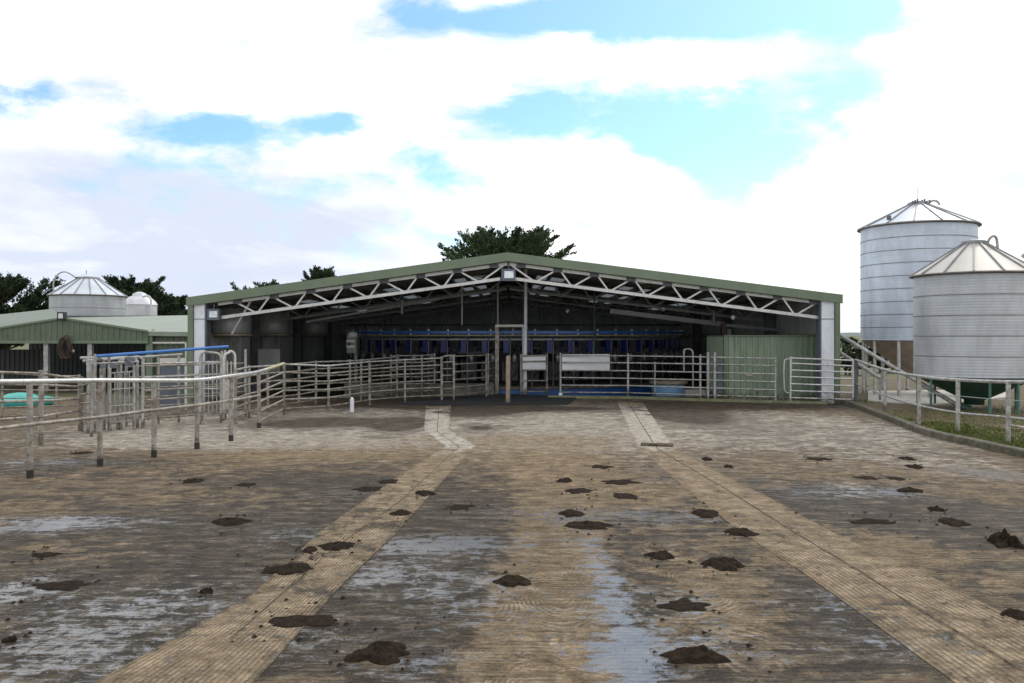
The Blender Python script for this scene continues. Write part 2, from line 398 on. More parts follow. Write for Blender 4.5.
dens = nt.math('SUBTRACT', nt.math('MULTIPLY_ADD', ncn, .95, .34), nt.math('MULTIPLY', blue, .95))
dens = nt.math('ADD', dens, nt.math('MULTIPLY', puff, .45))
dens = nt.math('ADD', dens, nt.math('MULTIPLY', nt.math('SUBTRACT', nfn, .5), .55))
cover = nt.step(dens, .06, .80)
low = nt.step(el, .0, .22, .45, 0)
cover = nt.math('MAXIMUM', cover, low)
grey = skysum([(110,255,420,130,0,1.3),(330,215,200,70,0,.7),(60,190,190,70,0,.8),(200,60,200,50,0,.16),(600,235,90,30,0,.25),(980,140,90,30,0,.2)])
gn = nt.step(nt.noise(nt.mapping(dirv,(1,1,3)), 4.0, 8, .6, .4), .28, .70)
gm = nt.math('MULTIPLY', grey, nt.math('MULTIPLY_ADD', gn, .8, .45), clamp=True)
ccol = nt.mix(nt.step(nt.noise(nt.mapping(dirv,(1,1,2.6)), 6, 8, .62, .3), .42, .66, 0, .8), (10.2,10.15,10.1), (6.7,6.95,7.6))
ccol = nt.mix(nt.math('MULTIPLY',gm,.95), ccol, (5.5,6.05,7.3))
bl = nt.mix(1.0, sky.outputs[0], sky.outputs[0])
tint = nt.new('ShaderNodeMix', data_type='RGBA', blend_type='MULTIPLY'); tint.inputs[0].default_value = 1
nt.put(tint.inputs[6], sky.outputs[0]); tint.inputs[7].default_value = (1.0,1.32,1.5,1)
nt.put(bg.inputs['Color'], nt.mix(cover, tint.outputs[2], ccol))
sd = bpy.data.lights.new('sun', 'SUN'); sd.energy = .9; sd.angle = R(14); sd.color = (1,.95,.88)
so = bpy.data.objects.new('sun', sd); COL.objects.link(so)
sdir = Vector((math.sin(R(SUN_AZ))*math.cos(R(SUN_EL)), math.cos(R(SUN_AZ))*math.cos(R(SUN_EL)), math.sin(R(SUN_EL))))
so.rotation_euler = (-sdir).to_track_quat('-Z','Y').to_euler(); so.location = sdir*60

# ------------------------------------------------------------------ ground
SH_L, SH_R, SY = -9.93, 10.02, 25.3            # shed outer edges and front line
RY = 48.5                                       # rear wall
def lattice(xs, ys, zf, name, mat, attrs=None):
    X, Yv = np.meshgrid(np.array(xs), np.array(ys)); Z = zf(X,Yv)
    v = np.stack([X.ravel(),Yv.ravel(),Z.ravel()],1); nx, ny = len(xs), len(ys)
    i = (np.arange(ny-1)[:,None]*nx+np.arange(nx-1)[None,:]).ravel()
    f = np.stack([i,i+1,i+nx+1,i+nx],1)
    me = bpy.data.meshes.new(name); me.from_pydata(v.tolist(), [], f.tolist()); me.materials.append(mat)
    o = bpy.data.objects.new(name, me); COL.objects.link(o)
    if attrs:
        for k,a in attrs(X,Yv).items():
            at = me.attributes.new(k,'FLOAT','POINT'); at.data.foreach_set('value', a.ravel().astype(np.float32))
    return o
PITX0, PITX1, PITY0, PITY1 = SH_L+.25, SH_R-.25, 27.95, RY-.2
xs = [-3000,-900,-300,-120,-60,-35,-20,PITX0-.02,PITX0,0,PITX1,PITX1+.02,15,20,35,60,120,300,900,3000]
ys = [-60,-20,0,10,20,PITY0,PITY0+.02,38,PITY1-.02,PITY1,60,90,150,300,700,1500,4000,9000]
def gz(X,Y):
    z = np.full_like(X,-.05, dtype=float)
    z[(X>=PITX0)&(X<=PITX1)&(Y>=PITY0+.01)&(Y<=PITY1-.01)] = -.62
    return z
tag(lattice(xs, ys, gz, 'ground', M['field']), kind='structure')
tag(MB().box((PITX0+.05,PITY0+.06,-.58),(PITX1-.05,PITY1-.06,-.5)).build('shed_floor', M['shed_floor']), kind='structure')
mb = MB().box((PITX0-.02,PITY0-.1,-.6),(PITX1+.02,PITY0+.01,.012)); 
tag(mb.build('pit_edge', M['kerb']), kind='structure')
hv=[]; hf=[]
for i in range(80):
    x = -2600+5200*i/79; h = 8+10*(mnoise.noise(Vector((x*.0016,3,0)))+.5)+3*mnoise.noise(Vector((x*.01,1,0)))
    hv += [(x,2400,-1),(x,2480,max(3,h)),(x,2900,-1)]
for i in range(79):
    a=3*i; hf += [(a,a+3,a+4,a+1),(a+1,a+4,a+5,a+2)]
tag(MB().add(hv,hf,0,True).build('hills', M['hill']), kind='structure')

# stains and tone patches of the yard, in metres (each patch located on the slab)
def patch(px,py,rx,ry,w=1.0):
    c = G(px,py); return (c.x,c.y,rx*c.y/F,ry*c.y*c.y/(F*H),w)
DARK = [patch(*a) for a in [(140,530,130,22,.5),(40,500,80,14,.5),(840,525,160,20,.4),(760,600,90,40,.4),(330,520,170,45,.9),(400,555,130,45,.8),(70,600,170,50,.75),(200,640,150,50,.7),(430,640,110,60,.8),(640,585,70,60,.5),(800,625,130,50,.65),(700,545,110,35,.5),
   (900,600,110,60,.6),(300,480,130,16,.7),(60,470,130,10,.7),(110,462,120,8,.5),(930,520,150,40,.55),(820,500,120,25,.5),(900,440,180,25,.35),(480,520,80,40,.6),(560,500,110,22,.45),
   (590,470,60,12,.45),(690,412,70,9,1.0),(300,425,70,5,1.2),(402,425,32,9,1.7),(480,428,26,5,1.3),(476,413,50,6,1.6),(440,404,110,6,2.2),(340,420,60,6,1.2),(560,409,60,3,1.2),(690,660,80,30,.8),(600,520,60,20,.5),(740,430,110,14,.45),(740,405,110,4,1.9),(680,415,40,9,1.2),(0,540,70,20,.5),(520,610,60,50,.6),(960,655,90,40,.6),(690,605,50,22,.7),(280,415,50,6,.6)]]  # the wide thin patch before the right front fence just darkens the slab
TAN = [patch(*a) for a in [(565,470,45,14,1.0),(562,495,42,16,1.1),(560,522,40,18,1.2),(556,555,42,22,1.3),(548,590,48,26,1.3),(545,630,55,32,1.3),(540,672,65,30,1.3),(300,505,60,8,.3),(850,545,120,30,.4),(560,545,40,40,1),(545,600,50,45,1.0),(545,660,80,40,1.1),(690,575,60,40,.5),(560,470,90,30,.6),(200,494,120,12,.5),(90,548,110,20,.4),(290,455,180,9,.8),(150,470,150,7,.55),(60,480,60,5,.5),
   (830,560,140,25,.45),(720,640,80,40,.6),(960,480,100,20,.45),(520,440,180,10,.6),(900,560,90,40,.4),(650,500,90,30,.5),(780,470,90,16,.4),(20,505,60,9,.6),(740,600,60,40,.5)]]
WET = [patch(*a) for a in [(430,548,75,10,.62),(385,575,80,16,.6),(300,535,50,10,.4),(70,522,95,7,.75),(30,530,50,6,.5),(60,655,110,40,.62),(150,605,110,22,.5),(20,590,50,16,.65),(613,600,26,95,.72),(620,660,50,35,.7),
   (715,645,60,16,.55),(640,515,70,10,.55),(820,490,90,10,.45),(990,474,50,8,.6),(900,492,40,6,.5),(930,640,90,22,.45),(470,600,80,35,.42),(460,540,110,9,.5),(520,512,60,7,.4),(690,605,40,18,.5),(350,495,50,6,.4),
   (680,480,60,6,.35),(560,520,40,8,.35),(640,470,90,4,.35),(700,468,50,3,.3),(60,462,80,4,.55),(410,665,60,16,.5),(290,640,70,26,.4),(740,520,50,7,.35),(840,600,60,18,.35)]]
CLEAN = [patch(*a) for a in [(560,425,110,22,1.0),(760,425,120,20,.55),(360,422,90,18,.85),(230,425,90,16,.75),(470,420,60,14,.4),(850,432,110,22,.45),(610,414,90,10,.8),(140,430,90,10,.6),(920,465,120,12,.3),(250,442,160,7,.6),(480,436,330,12,.5),(480,418,260,14,.5),(330,436,120,8,.5)]]
SWIRL = [patch(*a) for a in [(560,500,40,20,.9),(540,690,70,30,1),(560,560,40,30,1),(545,600,45,35,1),(545,650,75,55,1.1),(690,570,40,60,.7),(720,640,80,50,.7),(655,555,40,50,.4)]]
def field(bl, X, Y):
    t = np.zeros_like(X)
    for cx,cy,rx,ry,w in bl:
        d = ((X-cx)/rx)**2+((Y-cy)/ry)**2
        t += w*np.exp(-d*1.1)
    return np.clip(t,0,1.6)
def attrs(X,Y):
    t=np.clip((13.5-Y)/4,0,1); t=t*t*(3-2*t)
    return {'dark':field(DARK,X,Y)+.10*t,'tan':field(TAN,X,Y),'wet':field(WET,X,Y),'clean':field(CLEAN,X,Y),'swirl':field(SWIRL,X,Y)}
ys = [1.2]
while ys[-1] < 27.85: ys.append(ys[-1]+max(.035, ys[-1]*.0085))
ys[-1] = 27.85
xs = list(np.linspace(-36,-9,60))+list(np.linspace(-8.9,9.0,300))+list(np.linspace(9.1,16,40))
tag(lattice(xs, ys, lambda X,Y: np.zeros_like(X), 'yard_concrete', M['yard'], attrs), kind='structure')

def strip(name, Lp, Rp, label=None):
    # resample both borders by arc fraction
    def resample(pts, n):
        pts = [G(*p) for p in pts]; d = [0]
        for a,b_ in zip(pts,pts[1:]): d.append(d[-1]+(b_-a).length)
        return pts, d
    Lw = [G(*p) for p in Lp]; Rw = [G(*p) for p in Rp]
    vs=[]; ac=[]; fs=[]; na=14; rows=0
    for i in range(len(Lw)-1):
        k = max(2,int((Lw[i+1]-Lw[i]).length/.25))
        for j in range(k + (1 if i==len(Lw)-2 else 0)):
            t=j/k; a=Lw[i].lerp(Lw[i+1],t); b_=Rw[i].lerp(Rw[i+1],t); wd=(b_-a).length
            for q in range(na):
                u=q/(na-1); p=a.lerp(b_,u); vs.append((p.x,p.y,.004)); ac.append((u-.5)*1.15)
            rows+=1
    for r_ in range(rows-1):
        for q in range(na-1):
            o=r_*na+q; fs.append((o,o+1,o+na+1,o+na))
    me=bpy.data.meshes.new(name); me.from_pydata(vs,[],fs); me.materials.append(M['strip'])
    a=np.array(vs)
    for k_,v_ in attrs(a[:,0],a[:,1]).items():
        at=me.attributes.new(k_,'FLOAT','POINT'); at.data.foreach_set('value',v_.astype(np.float32))
    at=me.attributes.new('across','FLOAT','POINT'); at.data.foreach_set('value',np.array(ac,dtype=np.float32))
    o=bpy.data.objects.new(name,me); COL.objects.link(o); return tag(o,kind='structure')
strip('concrete_strip', [(20,760),(95,682),(250,597),(320,532),(400,475),(445,447),(424,430),(426,406)],
                      [(180,760),(255,682),(345,582),(395,535),(435,490),(476,446),(449,430),(451,406)])
strip('concrete_strip', [(1055,760),(955,683),(859,613),(802,572),(748,537),(701,502),(668,474),(638,447),(617,402)],
                      [(1310,760),(1150,683),(1005,613),(921,572),(841,537),(778,502),(722,474),(674,447),(643,403)])
def joint(name, pts, w):
    pts=[G(*p) for p in pts]; mb=MB()
    for a,b_ in zip(pts,pts[1:]):
        d=(b_-a).normalized(); n=Vector((-d.y,d.x,0))*w/2
        mb.add([a-n+Vector((0,0,.008)),a+n+Vector((0,0,.008)),b_+n+Vector((0,0,.008)),b_-n+Vector((0,0,.008))],[(0,3,2,1)])
    return tag(mb.build(name, M['joint']), kind='structure')
joint('yard_joint', [(1170,760),(1042,683),(911,605),(859,571),(793,532),(727,490),(658,449.5),(653,443),(628,402)], .018)
joint('yard_joint', [(230,640),(330,552),(402,500),(459,447),(437,432),(439,407)], .012)
joint('yard_joint', [(300,447),(470,445.5),(640,444),(900,441)], .014)

# raised lip at the strip bend
a, b_ = G(641,445.5), G(673,446.5)
tag(MB().bar(a+Vector((0,0,.025)), b_+Vector((0,0,.025)), .2, .045).build('timber_sill', M['joint']), 'dark timber lip across the bend of the right concrete strip', 'timber sill')

# ------------------------------------------------------------------ kerb, verge
KP = [(829,403),(846,405),(862,411),(885,420),(915,432),(938,439),(962,444),(1024,458),(1160,486)]
kw = [G(*p) for p in KP]; kpath = smoothpath(kw,5)
mb = MB(); n=len(kpath)
ins, out = [], []
for i,p in enumerate(kpath):
    d=(kpath[min(i+1,n-1)]-kpath[max(i-1,0)]).normalized(); nn=Vector((d.y,-d.x,0))
    if nn.x < 0 and nn.y < 0: nn = -nn
    q = p - Vector((d.y,-d.x,0))*.17
    ins.append(p); out.append(q)
vs=[];fs=[]
for p,q in zip(ins,out): vs += [(p.x,p.y,-.02),(p.x,p.y,.115),(p.x*.9+q.x*.1,p.y*.9+q.y*.1,.13),(q.x,q.y,.13),(q.x,q.y,-.02)]
for i in range(n-1):
    for j in range(4): fs.append((i*5+j,i*5+j+1,i*5+5+j+1,i*5+5+j))
mb.add(vs,fs); mb.add(vs[:5],[(0,1,2,3,4)])
tag(mb.build('kerb', M['kerb']), kind='structure')
vp = [(q.x,q.y) for q in out]
poly = vp + [(16,vp[-1][1]),(24,10),(24,38),(10.2,38),(10.2,SY+.1)]
c0 = (14,24)
# verge: soil behind the kerb
mb = MB(); zv=.07
fan = [Vector((p[0],p[1],zv)) for p in poly]
from mathutils.geometry import tessellate_polygon
tris = tessellate_polygon([fan]); mb.add(fan, [tuple(t) for t in tris])
ov = mb.build('verge_soil', M['soil']); tag(ov, kind='structure')
import bmesh
bm=bmesh.new(); bm.from_mesh(ov.data); bmesh.ops.recalc_face_normals(bm, faces=bm.faces[:])
if sum(f.normal.z for f in bm.faces)<0: bmesh.ops.reverse_faces(bm, faces=bm.faces[:])
bm.to_mesh(ov.data); bm.free()
sl=[G(868,404),G(935,408),G(1010,400),G(1010,392),G(868,394)]
tag(MB().slab([(p.x,p.y) for p in sl], .06, .11).build('concrete_pad', M['slab']), kind='structure')
sl=[G(842,405.5),G(852,405.5),G(900,432),G(980,447),G(960,430),G(890,409),G(870,402),G(842,401)]
# worn path between kerb and grass is left as bare soil; grass grows in tufts
def inside(x,y):
    c=False; j=len(poly)-1
    for i in range(len(poly)):
        xi,yi=poly[i]; xj,yj=poly[j]
        if (yi>y)!=(yj>y) and x<(xj-xi)*(y-yi)/(yj-yi)+xi: c=not c
        j=i
    return c
mbs = {'g':MB(),'d':MB()}
cl=[(G(px,py),r,k,h) for px,py,r,k,h in [(957,436,.35,300,.2),(975,441,.6,500,.12),(1000,449,.6,500,.12),(945,428,.5,350,.09),(1020,440,1.0,500,.1),(985,445,.7,420,.10),(1015,452,.7,420,.09),(900,422,.4,160,.08),(930,430,.5,200,.09),(1050,460,1.2,400,.09),(965,432,.9,300,.06),(1000,436,1.0,360,.07),(930,418,1.0,260,.06),(1030,430,1.4,400,.07),(985,420,1.6,320,.06),(1040,415,1.8,300,.08),(868,404,.4,60,.1)]]
for c,r,k,h in cl:
    for _ in range(int(k*1.5)):
        a=rng.random()*6.28; q=r*math.sqrt(rng.random()); x=c.x+q*math.cos(a); y=c.y+q*math.sin(a)*1.3
        if not inside(x,y): continue
        t=rng.random()*6.28; w=.012+.014*rng.random(); hh=.5*h*(.5+rng.random()); lx,ly=rng.uniform(-.06,.06),rng.uniform(-.06,.06)
        mbs['g' if rng.random()<.62 else 'd'].add([(x-w*math.cos(t),y-w*math.sin(t),zv-.01),(x+w*math.cos(t),y+w*math.sin(t),zv-.01),(x+lx,y+ly,zv+hh)],[(0,1,2)])
tag(mbs['g'].build('grass', M['grass']), kind='stuff', label='short green grass along the kerb under the right fence', cat='grass')
tag(mbs['d'].build('dry_grass', M['dry_grass']), kind='stuff', label='yellowed weeds scattered over the soil beside the silos', cat='grass')

# ------------------------------------------------------------------ rails and fences
def fence(name, label, posts, fr, cat='fence', group=None, rpost=.035, rrail=.024, mpost='dirty', mrail='dirty', top=None, smooth=False,
          sleeve=0, ext=(0,0), rlist=None, rotz=0):
    """posts: (px, base row, top row); fr: rail heights as fractions of the post"""
    base=[G(p[0],p[1]) for p in posts]; hh=[(p[1]-p[2])*b.y/F for p,b in zip(posts,base)]
    t=empty(name, tuple(base[0]), label, cat, group)
    for b,h in zip(base,hh):
        tl = rng.uniform(-.008,.008), rng.uniform(-.008,.008)
        po=MB().tube([b, b+Vector((tl[0]*h,tl[1]*h,h*.6)), b+Vector((tl[0]*h,tl[1]*h,h+.015))], rpost, 10).build('post', M[mpost], t)
        if sleeve: MB().tube([b,b+Vector((0,0,sleeve))], rpost+.008, 10).build('post_sleeve', M['sleeve'], po)
    for k,f in enumerate(fr):
        rr = rrail if rlist is None else rlist[k]
        pts=[b+Vector((0,-rpost*.7,h*f)) for b,h in zip(base,hh)]
        pts = [p+Vector((0,0,rng.uniform(-.006,.006))) for p in pts]
        if smooth: pts=smoothpath(pts,6)
        mr = M[top] if (top and k==len(fr)-1) else M[mrail]
        MB().tube(pts, rr, 8).build('rail', mr, t)
    return t
# foreground two-rail fence, left
FP=[(-60,492,383),(30,478,382),(100,466,381),(154,457,381),(197,449,380.5),(231,441,376.5),(259,428,372)]
tl = empty('yard_fence', tuple(G(30,478)), 'foreground fence with thick white top rail, one thin lower rail and rusty posts at left', 'fence')
base=[G(p[0],p[1]) for p in FP]; hh=[(p[1]-p[2])*b.y/F for p,b in zip(FP,base)]
for b,h in zip(base,hh):
    po=MB().tube([b,b+Vector((0,0,h*.5)),b+Vector((rng.uniform(-.01,.01),0,h-.02))], .042, 12).build('post', M['dirty'], tl)
    MB().tube([b,b+Vector((0,0,.12))], .048, 12).build('post_sleeve', M['sleeve'], po)
top=[b+Vector((0,-.01,h+.01)) for b,h in zip(base,hh)]+[G(284,415)+Vector((0,-.03,(415-363.5)*G(284,415).y/F))]
MB().tube(smoothpath(top,7), .036, 12).build('rail', M['bright'], tl)
y0 = top[-2].lerp(top[-1],.12); y1=top[-2].lerp(top[-1],.72)
tp=smoothpath(top,7)[-6:-1]
MB().tube(tp, .039, 12).build('yellow_band', M['yellow'], tl)
low=[P(px,py,b.y-.045) for (px,py),b in zip([(-60,436),(30,424.5),(100,417),(154,410),(197,405),(231,400.5),(259,395.5)],base)]
MB().tube(smoothpath(low,6), .027, 10).build('rail', M['dirty'], tl)

SIX=[.12,.30,.47,.65,.82,.98]
fence('yard_fence','near six-rail fence curving from the foreground fence to the shed mouth',
      [(259,428,373),(284,415,363),(328.5,411.5,365),(369.8,405,361),(405,402,359),(441.5,400.5,357)], SIX, mpost='dirty', mrail='dirty', top='galv')
fence('yard_fence','second six-rail fence standing behind the near curved one, left of shed mouth',
      [(236,424,369),(249,418,366),(268,412,365),(299,408,363),(316,404.5,361),(350,402,360),(361,401,359.5),(397,397,356)], SIX, mpost='dirty', mrail='dirty', top='galv')
fence('yard_fence','far short fence of six rails just inside the shed behind the double race',
      [(391,396,355),(422,396,355),(434.5,395.5,353.5)], SIX, mpost='dirty', mrail='dirty')
# arched slip panel and gate next to the shed mouth
def arch_panel(name,label,cat,a,b,nb,top_r=.12,mat='dirty',vbars=0,plate=None,h_arch=True):
    A=G(a[0],a[1]); B=G(b[0],b[1]); hA=(a[1]-a[2])*A.y/F; hB=(b[1]-b[2])*B.y/F
    t=empty(name,tuple(A),label,cat)
    d=(B-A).normalized(); up=Vector((0,0,1)); rr=min(top_r,(B-A).length*.45)
    pts=[A]
    if h_arch:
        for k in range(7):
            an=math.pi-k*math.pi/2/6; pts.append(A+d*rr+up*(hA-rr)+(d*math.cos(an)+up*math.sin(an))*rr)
        for k in range(7):
            an=math.pi/2-k*math.pi/2/6; pts.append(B-d*rr+up*(hB-rr)+(d*math.cos(an)+up*math.sin(an))*rr)
    else: pts += [A+up*hA,B+up*hB]
    pts.append(B)
    MB().tube(pts,.03,10).build('frame',M[mat],t)
    for k in range(nb):
        f=.12+.74*k/max(1,nb-1)
        MB().tube([A+up*hA*f,B+up*hB*f],.017,8).build('rail',M[mat],t)
    for k in range(vbars):
        q=A.lerp(B,(k+1)/(vbars+1)); MB().tube([q+up*hA*.12,q+up*(hA*.88)],.014,8).build('bar',M[mat],t)
    if plate:
        z0,z1=plate; p0,p1=A.lerp(B,.1),A.lerp(B,.9)
        MB().bar(p0+up*(hA*(z0+z1)/2),p1+up*(hA*(z0+z1)/2),.02,hA*(z1-z0)).build('plate',M['white_paint'],t)
    return t
arch_panel('slip_gate','narrow round-topped gap gate between near fence and shed mouth gate','gate',(442,400.5,356),(453.6,400.5,355.5),6)
fence('yard_gate','rusty six-bar gate just left of the shed mouth',[(454,400.5,355),(486.5,397,354)],[.12,.29,.46,.63,.8,.97],'gate',mpost='dirty',mrail='dirty')
fence('yard_fence','short return panel of rails leading from mouth gate into dark doorway',[(488,396.5,354),(497,393,353)],SIX,mpost='dirty',mrail='dirty')

# centre bollard post
c=G(508,403); mb=MB(); mb.tube([c,c+Vector((0,0,1.0)),c+Vector((.01,0,1.42)),c+Vector((.012,0,1.47))],[.075,.07,.066,.04],12)
tag(mb.build('guard_post', M['wood']),'thick pale timber post standing alone on the black mat in shed mouth','post')
c=G(352,412); tag(MB().tube([c,c+Vector((0,0,.3)),c+Vector((0,0,.36)),c+Vector((0,0,.4))],[.055,.055,.05,.02],12).build('marker_stub',M['white']),'small white marker stub at the foot of near curved fence','marker')
c=G(397,397)

# boards and front fence on the right of the mouth
t=fence('board_fence','short fence panel with small white board right of shed mouth',[(521,395.5,354.5),(547,395.5,354)],[.1,.36,.62,.83,.97],mpost='dirty',mrail='dirty')
def board(t, x0, x1, yt, yb, D):
    a=P(x0,yt,D); b_=P(x1,yb,D); o=MB().box((a.x,D,b_.z),(b_.x,D+.018,a.z)).build('white_board',M['white'],t); return o
D=G(534,395.5).y+.03; board(t,522.6,545.8,355.8,369.3,D)
t=fence('front_fence','long six-rail front fence with wide white board, rotary platform behind it',
        [(560.5,397.3,353.5),(628,398,354),(700.5,400.5,355),(775.5,402.5,356.5)],[.12,.28,.45,.62,.80,.96],mpost='galv',mrail='galv',rpost=.036)
D=G(560.5,397.3).y+.02; board(t,562,609.8,354.2,371,D-.0)
c=G(560.5,397.3); MB().lathe([(.07,0),(.07,.12),(.04,.16),(0,.16)],c,12).build('post_foot',M['white'],t)
g=fence('yard_gate','silver seven-bar gate with looped handle beside the white right column',[(790.5,403,357),(853,405,359.5)],[.12,.27,.42,.57,.72,.86,.98],'gate',mpost='bright',mrail='bright')
A=G(790.5,403)
def gp(px,py): return P(px,py,A.y-.05)
MB().tube(smoothpath([gp(789,359),gp(785,360),gp(784,368),gp(784,380),gp(785,391),gp(789,393)],4),.022,8).build('handle',M['bright'],g)
mb=MB()
for a_,b_ in (((812,379),(838,376)),((816,381),(838,381)),((820,376),(830,383)),((826,384),(840,378)),((815,383),(836,373))): mb.tube([gp(*a_),gp(*b_)],.016,6)
mb.build('latch',M['portal'],g)
# right fence with curved top rail
RP=[(853,405,360),(881.6,413.5,370),(915,428.5,376.5),(953.5,437.5,380),(1003.6,447.5,382),(1075,462,381)]
t=empty('verge_fence',tuple(G(853,405)),'silver fence with swept top rail curving along kerb in front of the silos','fence')
base=[G(p[0],p[1])+Vector((.1,.02,.0)) for p in RP]; hh=[(p[1]-p[2])*b.y/F for p,b in zip(RP,base)]
for i,(b,h) in enumerate(zip(base,hh)):
    MB().tube([b,b+Vector((0,0,h))],.042 if i else .06,12).build('post',M['galv' if i else 'portal'],t)
tops=[b+Vector((0,-.01,h)) for b,h in zip(base,hh)]
MB().tube(smoothpath([tops[0].lerp(tops[1],-.02)]+tops[1:],7),.036,10).build('rail',M['galv'],t)
MB().tube(smoothpath([b+Vector((0,-.05,h*f)) for b,h,f in zip(base,hh,(.47,.40,.44,.43,.46,.45))],6),.022,8).build('rail',M['galv'],t)
MB().tube(smoothpath([b+Vector((0,.05,h*f)) for b,h,f in zip(base,hh,(.3,.72,.72,.72,.72,.72))],6),.008,6).build('cable',M['galv'],t)
MB().tube([base[4]+Vector((0,0,.3*1.4)),base[5]+Vector((0,0,.3*1.4))],.02,6).build('rail',M['galv'],t)

# far-left yards
fence('stock_fence','left yard fence of four rails between foreground fence and green shed',[(-60,461,366),(-15,452,369),(40.5,445,371),(80.5,431,377)],[.38,.6,.82,.97],mpost='dirty',mrail='dirty',rpost=.05)
fence('stock_fence','short wing of rails angling from left yard fence to the drafting race',[(81.5,431,377),(91.5,437,372),(101,433,369)],[.2,.36,.52,.68,.84],mpost='dirty',mrail='dirty',rrail=.02)
fence('stock_fence','thin back fence of six rails behind the teal trough, far left',[(-40,424,371),(2,421,372),(57,418,375),(79,417,375)],[.1,.28,.46,.64,.82,.98],mpost='dirty',mrail='dirty',rpost=.03,rrail=.016)

# teal trough
c=P(24,404.5,24.4); c.z=0
tb=empty('water_trough',tuple(c),'round teal plastic trough with domed float cover at far left','trough')
MB().lathe([(0,.0),(.70,0),(.78,.06),(.80,.16),(.78,.22),(.70,.24),(.62,.2)],c,40).build('tub',M['teal'],tb)
MB().lathe([(.62,.2),(.5,.25),(.42,.31),(.3,.36),(.12,.385),(0,.39)],c+Vector((-.12,0,0)),32).build('cover',M['teal'],tb)

# ------------------------------------------------------------------ drafting race (left centre)
RA, RB = G(104,430), G(228,421)
t=empty('drafting_race',tuple(RA),'galvanised cattle drafting race topped by a long blue pipe, left of shed','cattle race')
def arch(a,b,pt=.14,mat='galv',r=.032):
    A=G(a[0],a[1]);B=G(b[0],b[1]);hA=(a[1]-a[2])*A.y/F;hB=(b[1]-b[2])*B.y/F
    d=(B-A).normalized();up=Vector((0,0,1));pts=[A]
    for k in range(6):
        an=math.pi-k*math.pi/2/5; pts.append(A+d*pt+up*(hA-pt)+(d*math.cos(an)+up*math.sin(an))*pt)
    for k in range(6):
        an=math.pi/2-k*math.pi/2/5; pts.append(B-d*pt+up*(hB-pt)+(d*math.cos(an)+up*math.sin(an))*pt)
    pts.append(B); return MB().tube(pts,r,10).build('arch_frame',M[mat],t)
DB = Vector((.25,1.0,0))
def post(px,py,pt,off=Vector((0,0,0)),mat='galv',r=.03):
    b=G(px,py)+off; h=(py-pt)*G(px,py).y/F
    return MB().tube([b,b+Vector((0,0,h))],r,10).build('post',M[mat],t)
for px,py,pt in ((88,433,356),(95,432,354),(109,430,355),(142.5,428,361),(222,421,351)): post(px,py,pt)
for px,py,pt in ((93,432,356),(112,430,357),(128,429,357),(150,427,356),(175,425,353),(200,423,351),(222,421,350)): post(px,py,pt,DB)
arch((91,431,359),(104,430,357.5)); arch((118,429.5,359),(137.5,428,357)); arch((121,429.5,358),(143,427.5,356.5))
# arch end facing the yard
A=G(142.5,428); B=G(222,421)
def rail2(fr,off=Vector((0,0,0)),a=(142.5,428),b=(222,421),ht=1.5,r=.02,mat='galv'):
    A=G(*a)+off;B=G(*b)+off
    MB().tube([A+Vector((0,0,ht*fr)),B+Vector((0,0,ht*fr))],r,8).build('rail',M[mat],t)
for f,mt in ((.14,'dirty'),(.28,'dirty'),(.43,'dirty'),(.58,'dirty'),(.78,'galv'),(.99,'galv')): rail2(f,mat=mt,ht=1.46)
for f in (.15,.3,.45,.6,.78,.95): rail2(f,DB,(93,432),(222,421),1.45,.018,'dirty')
MB().tube([P(97,356.2,17.8),P(228,346.6,20.4)],.036,10).build('blue_pipe',M['blue_pipe'],t)
MB().tube([P(83,361,17.9),P(182,354.5,19.6)],.03,10).build('rail',M['galv'],t)
MB().tube([P(80,358,18.3),P(140,357.5,18.8)],.035,10).build('slide_track',M['galv'],t)
MB().tube([P(86,364,17.9),P(139,361.5,18.2)],.02,8).build('rail',M['galv'],t)
mb=MB()
for px in (103,113): mb.box(tuple(P(px-2.5,368,17.6)-Vector((0,.03,0))),tuple(P(px+2.5,364,17.6)+Vector((0,.03,0))))
mb.box(tuple(P(126,366,18)-Vector((0,.05,0))),tuple(P(133,357,18)+Vector((0,.05,0)))); mb.tube([P(126,358,17.95),P(133,364,17.95)],.03,8)
mb.build('gate_latch',M['portal'],t)
# swinging gates inside the race
def race_gate(label,a,b,nb,nv,mat='galv',plate=None,name='race_gate'):
    return arch_panel(name,label,'gate',a,b,nb,.13,mat,nv,plate)
race_gate('barred gate with upright bars at the near end of the drafting race',(110,430.5,364),(134,429,362),4,4)
race_gate('barred gate with upright bars in the far end of drafting race',(200,424,352),(221,423,353),3,4)
g=arch_panel('sheeted_gate','round-topped white sheeted gate with two slots closing the race end','gate',(223.5,421,353),(235,420,351),1,.16,'white_paint',2,(.16,.6))
g=empty('sheet_panel',tuple(G(160,417)),'blue-grey sheet panel in pale frame behind the drafting race','panel')
A=G(159,414);Bp=G(186,413)
MB().bar(A+Vector((.03,0,.72)),Bp+Vector((-.03,0,.72)),.03,1.1).build('sheet',M['sheet_grey'],g)
MB().bar(A+Vector((0,-.01,1.38)),Bp+Vector((0,-.01,1.38)),.06,.2).build('header',M['white_paint'],g)
for q in (A,Bp): MB().bar(q+Vector((0,-.01,0)),q+Vector((0,-.01,1.27)),.05,.05).build('jamb',M['white_paint'],g)

# ------------------------------------------------------------------ milking shed
px2x=lambda px,D=SY:(px-CX)*D/F
z2=lambda py,D=SY:H-(py-HY)*D/F
RX=px2x(507.5); ZR=z2(253); ZL=z2(297.5); ZRR=z2(294.5); 
def roofz(x):
    return ZR+(ZL-ZR)*(RX-x)/(RX-SH_L) if x<RX else ZR+(ZRR-ZR)*(x-RX)/(SH_R-RX)
sh=empty('milking_shed',((SH_L+SH_R)/2,SY,0),'wide open-fronted milking shed with green fascia and white lattice truss','shed')
FT=.27
